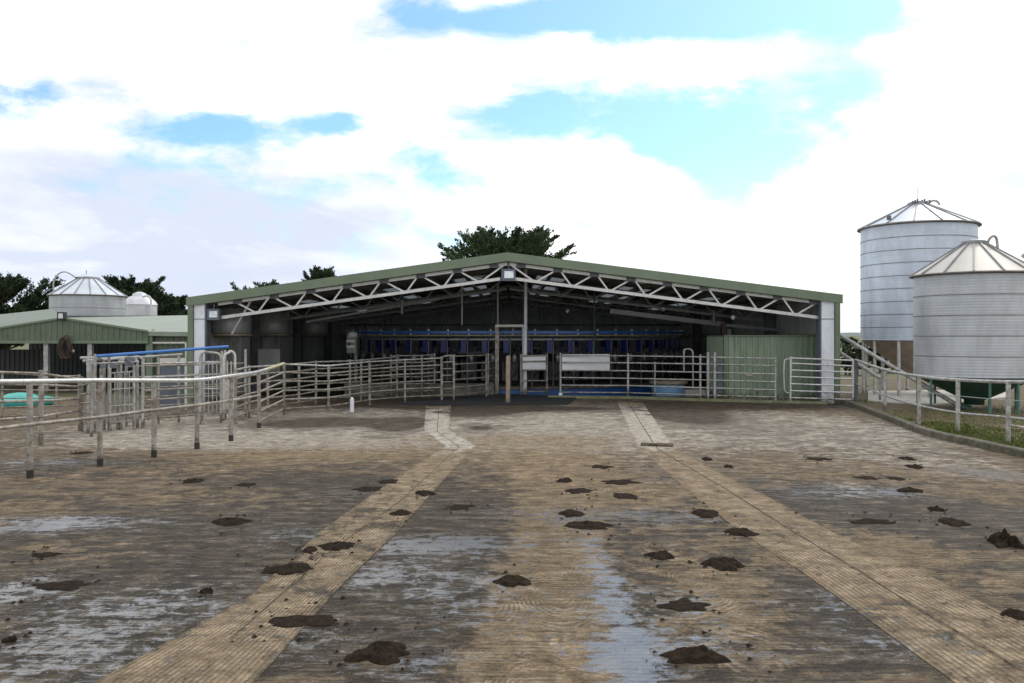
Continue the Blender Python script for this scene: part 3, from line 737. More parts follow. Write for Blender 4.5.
# barge fascia
mb=MB()
for x0,x1 in ((SH_L-.04,RX),(RX,SH_R+.10)):
    za,zb=roofz(x0),roofz(x1)
    mb.add([(x0,SY-.22,za-FT),(x1,SY-.22,zb-FT),(x1,SY-.22,zb),(x0,SY-.22,za),(x0,SY-.16,za-FT),(x1,SY-.16,zb-FT),(x1,SY-.16,zb),(x0,SY-.16,za)],
           [(0,1,2,3),(7,6,5,4),(0,4,5,1),(3,2,6,7),(0,3,7,4),(1,5,6,2)])
mb.build('fascia',M['green_trim'],sh)
rf=MB(); YA=SY+1.45; fill_rows=((32.2,35.6),(38.2,41.6),(44.0,47.0)); clear=[]
def roof_piece(mb,x0,x1,y0,y1):
    za,zb_=roofz(x0)-.02,roofz(x1)-.02
    mb.add([(x0,y0,za),(x1,y0,zb_),(x1,y1,zb_),(x0,y1,za),(x0,y0,za-.03),(x1,y0,zb_-.03),(x1,y1,zb_-.03),(x0,y1,za-.03)],[(0,1,2,3),(7,6,5,4),(0,4,5,1),(2,6,7,3),(0,3,7,4),(1,5,6,2)])
for x0,x1 in ((SH_L,RX),(RX,SH_R)):
    ycut=[YA]
    for a_,b_ in fill_rows:
        roof_piece(rf,x0,x1,ycut[-1],a_)
        w=(x1-x0)/9; xx=[x0+w*q for q in range(10)]
        for q in range(9):
            if q%3==1: clear.append((xx[q],xx[q+1],a_,b_))
            else: roof_piece(rf,xx[q],xx[q+1],a_,b_)
        ycut.append(b_)
    roof_piece(rf,x0,x1,ycut[-1],RY)
roof=rf.build('roof',M['roof_in'],sh)
for c4 in clear:
    mb=MB(); roof_piece(mb,*c4); mb.build('added_light_sheet',M['added_light_sheet'],roof)  # added panels that let extra daylight in over the rotary
rf=MB()
for x0,x1 in ((SH_L,RX),(RX,SH_R)):
    za,zb_=roofz(x0)-.02,roofz(x1)-.02
    rf.add([(x0,SY-.16,za),(x1,SY-.16,zb_),(x1,SY+1.45,zb_),(x0,SY+1.45,za),(x0,SY-.16,za-.03),(x1,SY-.16,zb_-.03),(x1,SY+1.45,zb_-.03),(x0,SY+1.45,za-.03)],[(0,1,2,3),(7,6,5,4),(0,4,5,1),(2,6,7,3),(0,3,7,4),(1,5,6,2)])
rf.build('front_roof_sheet',M['roof_in'],sh)
# purlins run from front to back over the trusses, a dark cleat on each front end
for sgn,xe in ((-1,SH_L),(1,SH_R)):
    for k in range(9):
        x=RX+sgn*(.42+1.13*k)
        if abs(x-RX)>abs(xe-RX)-.25: break
        MB().box((x-.035,SY-.1,roofz(x)-.24),(x+.035,RY-.1,roofz(x)-.06)).build('purlin',M['purlin'],sh)
        MB().box((x-.14,SY-.01,roofz(x)-.40),(x+.14,SY+.0,roofz(x)-.25)).build('purlin_cleat',M['portal'],sh)
for (px,py,Dd,w) in ((478,276.5,29,.75),(312,295,31,.55),(395,283,33,.6),(560,275,31,.5),(640,283,29,.5)):
    c=P(px,py,Dd); MB().bar((c.x-w/2,Dd,c.z-.02*(1 if px<507 else -1)),(c.x+w/2,Dd,c.z+.02*(1 if px<507 else -1)),.12,.05).build('light_batten',M['lamp_glass'],sh)
# corner trims and white columns
for x0,x1 in ((SH_L,px2x(195.3)),(px2x(833),SH_R+.03)):
    zt=min(roofz(x0),roofz(x1))-FT+.02
    MB().box((x0,SY-.2,0),(x1,SY-.05,zt)).build('corner_trim',M['green_trim'],sh)
for xa,xb,zt in ((px2x(195.8),px2x(206.2),z2(304)),(px2x(820),px2x(832.3),z2(301))):
    cs=MB().box((xa,SY-.14,0),(xb,SY+.22,zt)).build('column',M['white_col'],sh)
    zz=z2(319); MB().box((xa-.012,SY-.155,zz-.012),(xb+.012,SY+.232,zz+.012)).build('splice_band',M['seam'],cs)
    MB().box((xb+.0 if xa<0 else xa-.05,SY-.12,0.0),(xb+.05 if xa<0 else xa,SY+.2,zt-.02)).build('flange',M['blue_pipe'] if False else M['sheet_grey'],cs)
# walls
def zl(x): return roofz(x)-.03
MB().ribbed((SH_L+.06,SY+.1),(SH_L+.06,RY),-.05,zl(SH_L),.2,.03,nrm=(1,0,0)).build('side_wall',M['inner'],sh)
MB().ribbed((SH_R-.06,SY+.1),(SH_R-.06,RY),-.05,zl(SH_R),.2,.03,nrm=(-1,0,0)).build('side_wall',M['inner'],sh)
mb=MB(); mb.ribbed((SH_L,RY),(RX,RY),-.6,roofz(SH_L)-.05,.2,.03,roofz(RX)-.05,nrm=(0,-1,0)); mb.ribbed((RX,RY),(SH_R,RY),-.6,roofz(RX)-.05,.2,.03,roofz(SH_R)-.05,nrm=(0,-1,0))
mb.build('rear_wall',M['rear'],sh)
for z in (1.9,2.7): MB().bar((SH_L+.1,RY-.1,z),(SH_R-.1,RY-.1,z),.06,.1).build('girt',M['portal'],sh)
for x in (SH_L+.14,SH_R-.14):
    MB().bar((x,SY+.3,2.08),(x,RY-.1,2.08),.07,.12).build('girt',M['tan_edge'],sh)
# portal posts
for D in (30.9,36.9,42.9):
    for x in (SH_L+.32,SH_R-.32): MB().box((x-.16,D-.12,-.55),(x+.16,D+.12,roofz(x)-.25)).build('portal_post',M['portal'],sh)
# lattice truss
def truss(D,mat,r=.05,full=True):
    tr=MB()
    chs=[]
    for side in (-1,1):
        xe=px2x(221) if side<0 else px2x(819)
        xa=RX+side*(.22 if full else .05)
        sl=z2(278.8)-(ZR-.27-.0)   # bottom chord below roof line at ridge
        zb0=z2(278.8); zb1=z2(316.5) if side<0 else z2(317.5)
        zoff=-.0
        bot=lambda x,xa=xa,xe=xe: zb0+(zb1-zb0)*(x-xa)/(xe-xa)
        topz=lambda x: roofz(x)-.33
        xt=xe-side*0.1 if side<0 else xe
        chs.append((side,xa,xe,bot,topz))
    tb=MB(); 
    for side,xa,xe,bot,topz in chs: tb.bar((xa,D,bot(xa)),(xe,D,bot(xe)),.07,.095)
    if not full: pass
    root=tb.build('truss',mat,sh)
    tt=MB()
    for side,xa,xe,bot,topz in chs: tt.bar((RX,D,topz(RX)),(xe+side*.1,D,topz(xe)),.06,.10)
    tt.build('top_chord',mat,root)
    for side,xa,xe,bot,topz in chs:
        pitch=px2x(512+37)-px2x(512)
        n=8
        x=xa+side*.0; prev=(RX+side*.05,topz(RX))
        xs_=[]
        for i in range(n+1):
            xb=RX+side*(.30+i*1.0)*1.0 if False else RX+side*(.86+i*1.148)
            xtp=RX+side*(.30+.86/1+ (i)*1.148+.40)
            if abs(xb-RX)>abs(xe-RX): break
            MB().bar((prev[0],D,prev[1]),(xb-side*.03,D,bot(xb)),.035,.05).build('web_member',mat,root)
            if abs(xtp-RX)<abs(xe-RX)+.2:
                MB().bar((xb+side*.03,D,bot(xb)),(xtp-side*.05,D,topz(xtp)),.035,.05).build('web_member',mat,root)
            prev=(xtp+side*.06,topz(xtp))
    return root
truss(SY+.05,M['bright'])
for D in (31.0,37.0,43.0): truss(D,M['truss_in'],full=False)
# knee brace on the left
MB().bar(P(253.5,296.5,SY+.1),P(232,334,SY+.1),.05,.06).build('knee_brace',M['truss_in'],sh)
# mid-span beam right inside
MB().bar(P(610,311,30),P(724,324.5,30),.12,.16).build('inner_beam',M['truss_in'],sh)
MB().bar(P(724,325,30),P(830,335,30),.1,.1).build('inner_beam',M['truss_in'],sh)
MB().bar(P(306,322,30),P(440,299,30),.07,.08).build('inner_beam',M['truss_in'],sh)
# doorway frame in the mouth
df=empty('door_frame',tuple(G(497,396)),'pale steel door frame standing inside the dark shed mouth','door frame')
D=28.8
MB().box((P(495.2,0,D).x,D-.06,0),(P(499,0,D).x,D+.06,z2(327,D))).build('jamb',M['dirty'],df)
MB().box((P(522.4,0,D).x,D-.06,0),(P(524.2,0,D).x,D+.06,z2(327,D))).build('jamb',M['galv'],df)
MB().box((P(495.2,0,D).x,D-.05,z2(327,D)),(P(524.2,0,D).x,D+.05,z2(324.6,D))).build('lintel',M['white_paint'],df)
D=28.75
tag(MB().tube([P(525.2,395,D)*1.0,P(525.5,330,D),P(525.8,269,D)],.06,12).build('support_pole',M['white_col']),'tall pale pole rising from fence to the truss right of the ridge','pole')
def hang(name,label,px,y0,y1,D,r,m,cat='pipe'):
    return tag(MB().tube([P(px,y0,D),P(px,y1,D)],r,10).build(name,M[m]),label,cat)
hang('hanging_pipe','short bright pipe hanging from the roof left of the ridge',462,286,325,29,.03,'galv')
hang('hanging_pipe','dull drop pipe reaching down to the door frame below the ridge',497.8,283,325,28.8,.035,'truss_in')
hang('hanging_pipe','thin dark green pipe hanging over the rotary right of centre',594.5,284,353,29,.03,'dark_green')
hang('hanging_pipe','stub of pipe hanging under the left half of the truss',402,300,314,29.5,.05,'truss_in')
hang('hanging_pipe','stub of pipe hanging beside the end of right inner beam',714,310,324,29.8,.05,'truss_in')

# floodlights
def flood(label,px,py,w,h,D):
    c=P(px,py,D); hw,hh=w*D/F/2,h*D/F/2
    t=empty('floodlight',tuple(c),label,'floodlight','floodlights')
    MB().box((c.x-hw,c.y-.08,c.z-hh),(c.x+hw,c.y+.06,c.z+hh)).build('housing',M['sheet_grey'],t)
    MB().box((c.x-hw*.6,c.y-.1,c.z-hh*.55),(c.x+hw*.72,c.y-.081,c.z+hh*.6)).build('lens',M['lamp_glass'],t)
    MB().tube([c+Vector((0,0,hh)),c+Vector((0,.02,hh+.25))],.025,8).build('bracket',M['portal'],t)
flood('square grey floodlight fixed under the shed ridge',508.5,275,14,12,SY-.05)
flood('grey floodlight beside the white left column of the shed',214,314.5,12,11,SY-.05)
# interior things
t=tag(MB().box(tuple(P(526.5,317.5,40)),tuple(P(536.5,308,40)+Vector((0,.15,0)))).build('wall_panel',M['sheet_grey']),'small pale grey box high on rear wall right of the pole','box')
def lamp(label,px,py,D,r=.09):
    c=P(px,py,D); t=empty('bulkhead_lamp',tuple(c),label,'lamp')
    MB().lathe([(0,-r),(r*.7,-r*.7),(r,0),(r*.7,r*.7),(0,r)],c,16).build('globe',M['lamp_glass'],t)
    MB().tube([c+Vector((0,0,r*.8)),c+Vector((0,0,r+.25))],.02,6).build('stem',M['portal'],t)
lamp('pale globe lamp hanging above the right end of the rotary',663.5,309,31)
lamp('bright globe lamp hanging above the green room',733,317.5,27.5,.08)
lamp('round lamp hanging right of the pole above the rotary centre',567.5,311,33)
# white and green control unit at left
c=P(352.5,346,31); c.z=0
t=empty('control_unit',(c.x,c.y,-.5),'white and pale green milking control unit on post, left side of rotary','control unit')
zz=lambda py:z2(py,31); px1=31/F
MB().box((c.x-4.6*px1,31-.2,zz(353)),(c.x+4.8*px1,31+.2,zz(337))).build('cabinet',M['green_roof'],t)
MB().lathe([(0,zz(331.5)),(3.5*px1,zz(332)),(5.2*px1,zz(334)),(5.2*px1,zz(337)),(0,zz(337))],(c.x,31,0),20).build('cap',M['white'],t)
for yy in (341,346.5): MB().box((c.x-4.9*px1,31-.23,zz(yy+1)),(c.x+3.4*px1,31-.2,zz(yy-1))).build('shelf_band',M['white'],t)
MB().box((c.x-3.5*px1,31-.225,zz(345.5)),(c.x-1*px1,31-.2,zz(342.3))).build('dial',M['dark_kit'],t)
MB().tube([(c.x+.12,31,-.5),(c.x+.12,31,zz(353))],.07,10).build('pedestal',M['green_roof'],t)
# maroon switchboard and green stub by the room
t=tag(MB().box(tuple(P(722,338.5,29)),tuple(P(726,323,29)+Vector((0,.2,0)))).build('switch_cabinet',M['maroon']),'narrow maroon cabinet standing above the green room corner','cabinet')
t=tag(MB().tube([P(729.5,340,29),P(729.5,329,29)],.1,12).build('vent_pipe',M['green_clad']),'pale green stub pipe rising behind the green room','pipe')
# grey feed bins along the left wall
for (D,cxp,lab) in ((27.3,231,'grey cylinder feed bin nearest the white left column'),(31.4,271,'grey cylinder feed bin in middle of the left wall'),(37.6,313,'grey cylinder feed bin farthest back on left wall')):
    c=P(cxp,335,D); t=empty('feed_bin',(c.x,c.y,2.12),lab,'feed bin','feed bins along the left shed wall')
    zt=roofz(c.x-.5)-.3
    MB().lathe([(0,2.14),(.62,2.14),(.66,2.2),(.66,zt),(0,zt)],(c.x,D,0),32).build('body',M['bin'],t)
    MB().lathe([(.60,2.08),(.68,2.08),(.68,2.14),(.60,2.14)],(c.x,D,0),32,smooth=False).build('rim',M['tan_edge'],t)
    MB().tube([(c.x+.3,D,2.1),(c.x+.3,D,.3)],.025,8).build('drop_pipe',M['truss_in'],t)
a=P(258,366,29.5);b_=P(280,349,29.5)
tag(MB().box((a.x,29.5,a.z-.25),(b_.x,29.54,b_.z)).build('sheet_panel',M['bin']),'plain grey sheet leaning against left wall below the feed bins','panel')

# green room
gx0,gx1=px2x(725,26.6),px2x(819.5,26.6); GY=26.6; GZ=z2(336.6,GY); GB=29.0
gr=empty('plant_room',(gx0,GY,0),'small flat-topped green ribbed room inside right end of the shed','plant room')
MB().ribbed((gx0,GY),(gx1,GY),.0,GZ,.19,.055,nrm=(0,-1,0)).build('front_wall',M['green_room'],gr)
MB().ribbed((gx0,GY),(gx0,GB),.0,GZ,.165,.03,nrm=(-1,0,0)).build('side_wall',M['green_room'],gr)
MB().box((gx0-.04,GY-.08,GZ),(gx1,GB,GZ+.05)).build('roof',M['green_trim'],gr)
MB().box((gx0-.05,GY-.065,0),(gx0+.05,GY+.04,GZ)).build('corner_flashing',M['green_trim'],gr)
a=P(746,375.5,GY-.04); tag(MB().box((a.x+.0,GY-.075,a.z-.02),(a.x+.2,GY-.058,a.z+.05),rz=0).build('yellow_sticker',M['yellow'],gr))
# posts left of green room: blue-ish round posts, grey sheet, bent pipe
for px,lab in ((708,'left of two blue-grey pipe posts beside the green room'),(714.8,'right of two blue-grey pipe posts beside the green room')):
    b=G(px,401); tag(MB().tube([b,b+Vector((0,0,1.55))],.045,10).build('pipe_post',M['sheet_grey' if False else 'galv']),lab,'post','pipe posts')
b=G(721,401); tag(MB().box((b.x-.09,b.y+.1,.25),(b.x+.09,b.y+.14,1.25)).build('side_sheet',M['sheet_grey']),'narrow blue-grey sheet between pipe posts and green room','panel')
D=27.0
tag(MB().tube(smoothpath([P(684,372,D),P(684,352,D),P(686,349.3,D),P(690,349.2,D),P(692.5,351.5,D),P(693,358,D),P(693,389,D)],5),.03,10).build('bent_pipe',M['galv']),'bent hoop of silver pipe at the right edge of rotary','pipe')
b=G(655,397.5); tag(MB().tube([b,b+Vector((0,.0,1.2))],.03,10).build('inner_post',M['galv']),'slim blue-lit post behind the long front fence','post')
# concrete plinth right of the rotary
a=P(687,397,27.8); tag(MB().box((a.x,27.98,-.45),(P(707,397,27.8).x,29.5,.22)).build('concrete_plinth',M['slab']),'low pale concrete step between rotary and pipe posts','step')
c=P(668.5,397,28.6)  # added drum, shaped and coloured as the lit end of the platform skirt
t=empty('lit_skirt_end',(c.x,28.6,-.5),'tan-rimmed pale blue drum standing in for the lit right end of rotary skirt','tub')
MB().lathe([(0,-.5),(.56,-.5),(.58,.38)],(c.x,28.6,0),40).build('body',M['lit_skirt_blue'],t)
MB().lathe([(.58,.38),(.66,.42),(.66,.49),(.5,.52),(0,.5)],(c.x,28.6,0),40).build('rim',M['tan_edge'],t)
a_,b_=P(345,0,28.5),P(528,0,28.5)
tag(MB().box((a_.x,28.42,-.55),(P(497,0,28.5).x-.1,28.58,.42)).build('low_wall',M['shed_floor']),'low dark stained concrete wall behind the left double race','wall')
# mossy kerb along the front fence
mb=MB(); k=[G(548,398.2),G(628,398.8),G(700,401.2),G(775,403.3),G(828,404.3)]
for a,b_ in zip(k,k[1:]): mb.bar(a+Vector((0,.12,.03)),b_+Vector((0,.12,.03)),.22,.1)
tag(mb.build('kerb',M['moss']),kind='structure')
# rubber mat
mp=[G(396,404.5),G(452,405.5),G(568,404.8),G(577,397.5),G(500,394.5),G(440,398)]
tag(MB().slab([(p.x,p.y) for p in mp],.005,.03).build('rubber_mat',M['mat']),'black rubber mat laid across the shed mouth','mat')

# ------------------------------------------------------------------ rotary platform
RC=Vector((px2x(514,36.6),36.6,0)); RR=7.45
ro=empty('rotary_platform',(RC.x,RC.y,-.5),'large blue round milking rotary with navy bails filling the shed','rotary platform')
NS=120
MB().lathe([(RR-.03,-.48),(RR-.03,.17)],RC,NS).build('skirt',M['skirt'],ro)
MB().lathe([(RR-2.1,.24),(RR+.0,.25),(RR+.04,.23),(RR+.04,.17),(RR-.05,.17)],RC,NS).build('deck',M['deck'],ro)
MB().lathe([(RR-2.0,-.48),(RR-2.05,.3)],RC,NS).build('inner_skirt',M['dark_kit'],ro)
def ring(r0,z0,w,h,name,m):
    MB().lathe([(r0-w/2,z0-h/2),(r0+w/2,z0-h/2),(r0+w/2,z0+h/2),(r0-w/2,z0+h/2),(r0-w/2,z0-h/2)],RC,NS,smooth=False).build(name,M[m],ro)
ring(RR-.1,z2(332.2,28.7),.12,.10,'ring_beam','blue_ring')
ring(RR-.15,z2(335.4,28.7),.05,.05,'ring_rail','tan_edge')
ring(RR-.3,z2(339.6,28.7),.05,.06,'ring_rail','truss_in')
NB=58; bail0=None
for i in range(NB):
    th=2*math.pi*(i+.3)/NB; rot=Matrix.Rotation(th,4,'Z')
    if bail0 is None:
        mb=MB(); r=RR-.25
        mb.tube([RC+Vector((r,.0,.25)),RC+Vector((r,0,1.98))],.028,8)
        mb.tube([RC+Vector((r,0,1.05)),RC+Vector((r-1.5,.1,1.0)),RC+Vector((r-1.75,.1,.3))],.028,8)
        mb.tube([RC+Vector((r,0,.65)),RC+Vector((r-1.5,.1,.6))],.025,8)
        # build relative to the rotary centre so copies can simply be rotated
        bail0=mb.build('bail',M['portal'],ro)
        me=bail0.data; 
        pb=MB().box(tuple(RC+Vector((r-.06,-.24,1.46))),tuple(RC+Vector((r+.02,-.05,1.92)))).build('bail_panel',M['navy'],bail0)
        sp=MB().tube([RC+Vector((RR-.1,.1,2.1)),RC+Vector((RR-.1,.1,2.31))],.035,8).build('bail_light',M['white_paint'],bail0)
        MB().lathe([(0,0),(.07,.02),(.08,.2),(.05,.27),(0,.29)],RC+Vector((r+.03,.16,1.12)),10).build('milk_meter',M['truss_in'],bail0)
        MB().tube(smoothpath([RC+Vector((r,.16,1.38)),RC+Vector((r+.12,.3,1.65)),RC+Vector((r+.05,.34,1.35)),RC+Vector((r+.02,.2,.8)),RC+Vector((r-.2,.1,.6))],4),.018,6).build('milk_hose',M['dark_kit'],bail0)
        kt=MB().box(tuple(RC+Vector((r-.9,-.3,.45))),tuple(RC+Vector((r-.2,.28,1.12)))).tube([RC+Vector((r-.5,-.1,.9)),RC+Vector((r-.1,-.15,.7)),RC+Vector((r+.05,-.2,1.2))],.03,6).build('cluster',M['dark_kit'],bail0)
        bail0.rotation_euler.z=th
    else:
        c=bail0.copy(); COL.objects.link(c); c.parent=ro; c.rotation_euler.z=th
        for ch in bail0.children:
            d=ch.copy(); COL.objects.link(d); d.parent=c
# centre machinery: milk receiver and drum
t=empty('milk_receiver',(RC.x,RC.y,-.5),'dark milk receiver drum and pipework at the centre of rotary','milk receiver')
MB().lathe([(0,1.5),(1.2,1.5),(1.3,1.4),(1.3,-.5),(0,-.5)],RC,32).build('drum',M['dark_kit'],t)
MB().tube([RC+Vector((-2.5,0,1.3)),RC+Vector((2.5,0,1.3))],.06,8).tube([RC+Vector((-.4,0,1.3)),RC+Vector((-.4,0,2.6))],.05,8).build('milk_line',M['truss_in'],t)

# ------------------------------------------------------------------ silos
def silo(label,cx,cy,rad,z0,z1,za,seams,mb_,mr,nrib,base_z=.07,hop=None,legs=10,legm='galv',pipe=None,hopm='dark_green',legr=.035,cap=.28):
    t=empty('grain_silo',(cx,cy,base_z),label,'silo'); c=(cx,cy,0)
    prof=[(rad,z0)]
    MB().lathe([(rad,z0),(rad,z1)],c,96).build('body',M[mb_],t)
    for k in range(seams+1):
        z=z0+.02+(z1-z0-.1)*k/seams
        MB().lathe([(rad-.01,z-.013),(rad+.009,z-.012),(rad+.014,z),(rad+.009,z+.012),(rad-.01,z+.013)],c,96).build('seam',M['seam'] if k else M[mb_],t)
    rc=cap
    ro_=MB().lathe([(rad+.09,z1-.05),(rc,za)],c,nrib*4).build('roof',M[mr],t)
    MB().lathe([(rad+.04,z1-.06),(rad+.11,z1-.07),(rad+.115,z1-.035),(rad+.06,z1-.02)],c,96).build('eave_ring',M['eave_strip'],ro_)
    mb=MB()
    for k in range(nrib):
        a=2*math.pi*(k+.35)/nrib; d=Vector((math.cos(a),math.sin(a),0)); 
        mb.bar(Vector(c)+d*(rad+.08)+Vector((0,0,z1-.03)),Vector(c)+d*rc+Vector((0,0,za+.015)),.035,.05)
    mb.build('roof_ribs',M['seam'],ro_)
    MB().lathe([(rc+.03,za-.03),(rc+.04,za+.06),(rc*.9,za+.09),(0,za+.13)],c,24).build('cap',M['seam'],ro_)
    if hop:
        zh,rh=hop
        MB().lathe([(rad-.03,z0),(rad-.06,z0-.05),(rh,zh),(rh,zh-.12),(0,zh-.12)],c,48).build('hopper',M[hopm],t)
    for k in range(legs):
        a=2*math.pi*(k+.5)/legs; x=cx+(rad-.08)*math.cos(a); y=cy+(rad-.08)*math.sin(a)
        MB().tube([(x,y,base_z),(x,y,z0+.05)],legr,8).build('leg',M[legm],t)
    if pipe: MB().tube(smoothpath([Vector(c)+Vector(q) for q in pipe],6),.035,10).build('filler_pipe',M['galv'],t)
    return t
s1=silo('squat nearer silver silo with dusty cone roof, on green legs at right',12.68,22.5,1.50,.98,3.78,4.6,5,'silo_front','cone_tan',14,
     hop=(.32,.25),legs=12,legm='leg_green',pipe=[(.25,-.2,4.58),(.28,-.25,4.72),(.36,-.3,4.78),(.44,-.3,4.7),(.47,-.3,4.42)])
MB().tube([Vector((12.68,22.5,0))+Vector((.9,-.7,4.22)),Vector((12.68,22.5,0))+Vector((1.5,-.6,3.9))],.06,8).build('ladder_rail',M['galv'],s1)
s2=silo('tall rear silver-blue silo with bright cone roof and whip aerial',13.85,28.0,1.80,1.92,5.80,6.55,9,'silo_rear','cone_blue',14,
     hop=(.75,.3),legs=12,legm='bright',legr=.055,hopm='brown_cone',pipe=[(.28,-.2,6.56),(.36,-.25,6.64),(.5,-.3,6.62),(.6,-.3,6.5)])
mb=MB()
for a in range(8): mb.box((13.85-.3+.08*a-.02,27.7,6.58),(13.85-.3+.08*a+.02,27.75,6.64+.03*(a%3)))
mb.build('roof_vent',M['portal'],s2); MB().tube([(13.85,28,6.6),(13.85,28,7.1)],.008,6).build('aerial',M['portal'],s2)
for px,py in ((889,218),(944,220)): 
    q=P(px,py,26.6); MB().lathe([(.07,-.06),(.07,.07),(0,.1)],q,12).build('roof_stud',M['portal'],s2)
s3=silo('wide grey silo with hoop pipe behind the green farm shed at left',-21.7,42,1.76,1.0,4.14,4.98,5,'silo_far','cone_blue',16,base_z=-.03,hop=(.3,.25),legs=8,
     pipe=[(-1.55,-.4,4.25),(-1.55,-.4,4.8),(-1.3,-.4,5.2),(-.95,-.4,5.3),(-.6,-.3,5.1),(-.42,-.2,4.9)],cap=.5)
MB().lathe([(.5,5.05),(.1,5.22),(0,5.24)],(-21.8,42,0),20).build('cap',M['cone_blue'],s3); MB().tube([(-21.8,42,5.2),(-21.8,42,5.42)],.02,6).build('aerial',M['seam'],s3)
t=empty('vat_silo',(-22.7,50,-.03),'small white tank with domed top right of the hooped silo','silo')
MB().lathe([(.98,.3),(.98,3.95)],(-22.7,50,0),64).build('body',M['silo_white'],t)
MB().lathe([(1.03,3.93),(.9,4.15),(.62,4.4),(.4,4.5),(.4,4.6),(.15,4.72),(0,4.74)],(-22.7,50,0),48).build('dome',M['silo_white'],t)
MB().tube(smoothpath([(-22.2,49.3,4.4),(-21.9,49.2,4.45),(-21.7,49.2,4.3),(-21.66,49.2,3.8),(-21.66,49.2,1)],5),.06,10).build('filler_pipe',M['silo_white'],t)
for k in range(6):
    a=k*math.pi/3; MB().tube([(-22.7+.9*math.cos(a),50+.9*math.sin(a),-.03),(-22.7+.9*math.cos(a),50+.9*math.sin(a),.4)],.05,8).build('leg',M['galv'],t)
# augers
t=empty('auger',tuple(P(950,400,23)),'long silver auger tube rising from the front silo hopper to shed','auger')
MB().tube([P(962,408,22.3),P(838,334,26.2)],.058,12).build('tube',M['galv'],t)
MB().tube([P(962,408,22.3)-Vector((.06,0,-.04)),P(970,410,22.2)],.12,12).build('intake',M['dark_green'],t)
t=empty('auger',tuple(P(870,371,25.5)),'short lower auger tube behind the corner post beside shed','auger')
MB().tube([P(880,378,25.2),P(836,350,26.2)],.06,12).build('tube',M['galv'],t)
MB().tube([P(880,378,25.2),P(880,403,25.2)],.04,8).build('stand',M['galv'],t)

# ------------------------------------------------------------------ green farm shed at left
D=30.0
gs=empty('farm_shed',tuple(P(60,0,D)*1.0)[:2]+(0,),'low green gabled farm shed with open dark bay at far left','shed')
L0=P(-70,341,D); pk=P(63,319,D); Rr=P(148.5,332,D); zb=P(0,341,D).z
mb=MB()
def gable(x0,x1,za,zc,mbb):
    mbb.ribbed((x0,D),(x1,D),zb,za,.2,.03,zc,nrm=(0,-1,0))
gable(P(-75,0,D).x,pk.x,P(-75,341,D).z+.03,pk.z,mb); gable(pk.x,Rr.x,pk.z,Rr.z,mb); mb.build('gable',M['green_clad'],gs)
MB().bar((P(-75,0,D).x,D-.03,zb-.04),(Rr.x,D-.03,zb-.04),.05,.10).build('gable_trim',M['green_trim'],gs)
mb=MB(); mb.bar((P(-75,0,D).x,D-.05,P(-75,341,D).z+.05),(pk.x,D-.05,pk.z+.03),.06,.07); mb.bar((pk.x,D-.05,pk.z+.03),(Rr.x,D-.05,Rr.z+.03),.06,.07); mb.build('barge',M['green_trim'],gs)
BY=38.0
mb=MB(); 
pts=[Vector((pk.x,D,pk.z+.02)),Vector((Rr.x,D,Rr.z+.02)),P(194,332,D),P(200,315,BY),P(66,317.5,BY)]
mb.add(pts,[(0,1,4),(1,3,4),(1,2,3)]); mb.add([p-Vector((0,0,.04)) for p in pts],[(4,1,0),(4,3,1),(3,2,1)])
mb.add([pts[1],pts[2],pts[2]-Vector((0,0,.16)),pts[1]-Vector((0,0,.16))],[(0,3,2,1)])
mb.build('roof',M['green_roof'],gs)  # right slope: its stronger light is put into a paler colour
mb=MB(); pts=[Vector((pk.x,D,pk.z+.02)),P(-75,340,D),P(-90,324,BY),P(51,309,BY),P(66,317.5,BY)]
mb.add(pts,[(4,3,0),(0,3,2,1)]); mb.build('roof',M['green_clad'],gs)  # left slope of the same roof, painted darker for the way it faces
MB().ribbed((Rr.x,D+.25),(P(194,0,D).x,D+.25),0,Rr.z-.06,.2,.03,nrm=(0,-1,0)).build('front_wall',M['green_clad'],gs)
MB().box((Rr.x-.12,D+.05,0),(Rr.x+.12,D+.2,Rr.z-.1)).build('corner_trim',M['green_trim'],gs)
MB().ribbed((P(-100,0,D).x,BY),(P(200,0,BY).x,BY),-.05,3.0,.2,.03,nrm=(0,-1,0)).build('rear_wall',M['portal'],gs)
MB().ribbed((Rr.x-.02,D+.3),(Rr.x-.02,BY),-.05,2.3,.2,.03,nrm=(-1,0,0)).build('side_wall',M['portal'],gs)
for px in (45,89,-30): MB().box((P(px,0,D).x-.08,D+.04,0),(P(px,0,D).x+.08,D+.2,zb)).build('bay_post',M['galv'],gs)
MB().tube(smoothpath([P(152,343,D+.1),P(180,343,D+.1),P(185,343,D+.1),P(186,345,D+.1),P(186,372,D+.1)],4),.045,8).build('downpipe',M['white_paint'],gs)
# partition half height in the bay
MB().ribbed((P(-60,0,33).x,34),(P(30,0,33).x,34),0,1.5,.2,.03,nrm=(0,-1,0)).build('partition',M['dark_kit'],gs)
c=P(62,316,D-.1)
t=empty('floodlight',tuple(c),'dark framed floodlight on peak of the green farm shed','floodlight','floodlights')
MB().box((c.x-.13,c.y-.1,c.z-.14),(c.x+.13,c.y+.1,c.z+.14)).build('housing',M['sleeve'],t)
MB().box((c.x-.075,c.y-.115,c.z-.09),(c.x+.09,c.y-.1,c.z+.09)).build('lens',M['lamp_glass'],t)
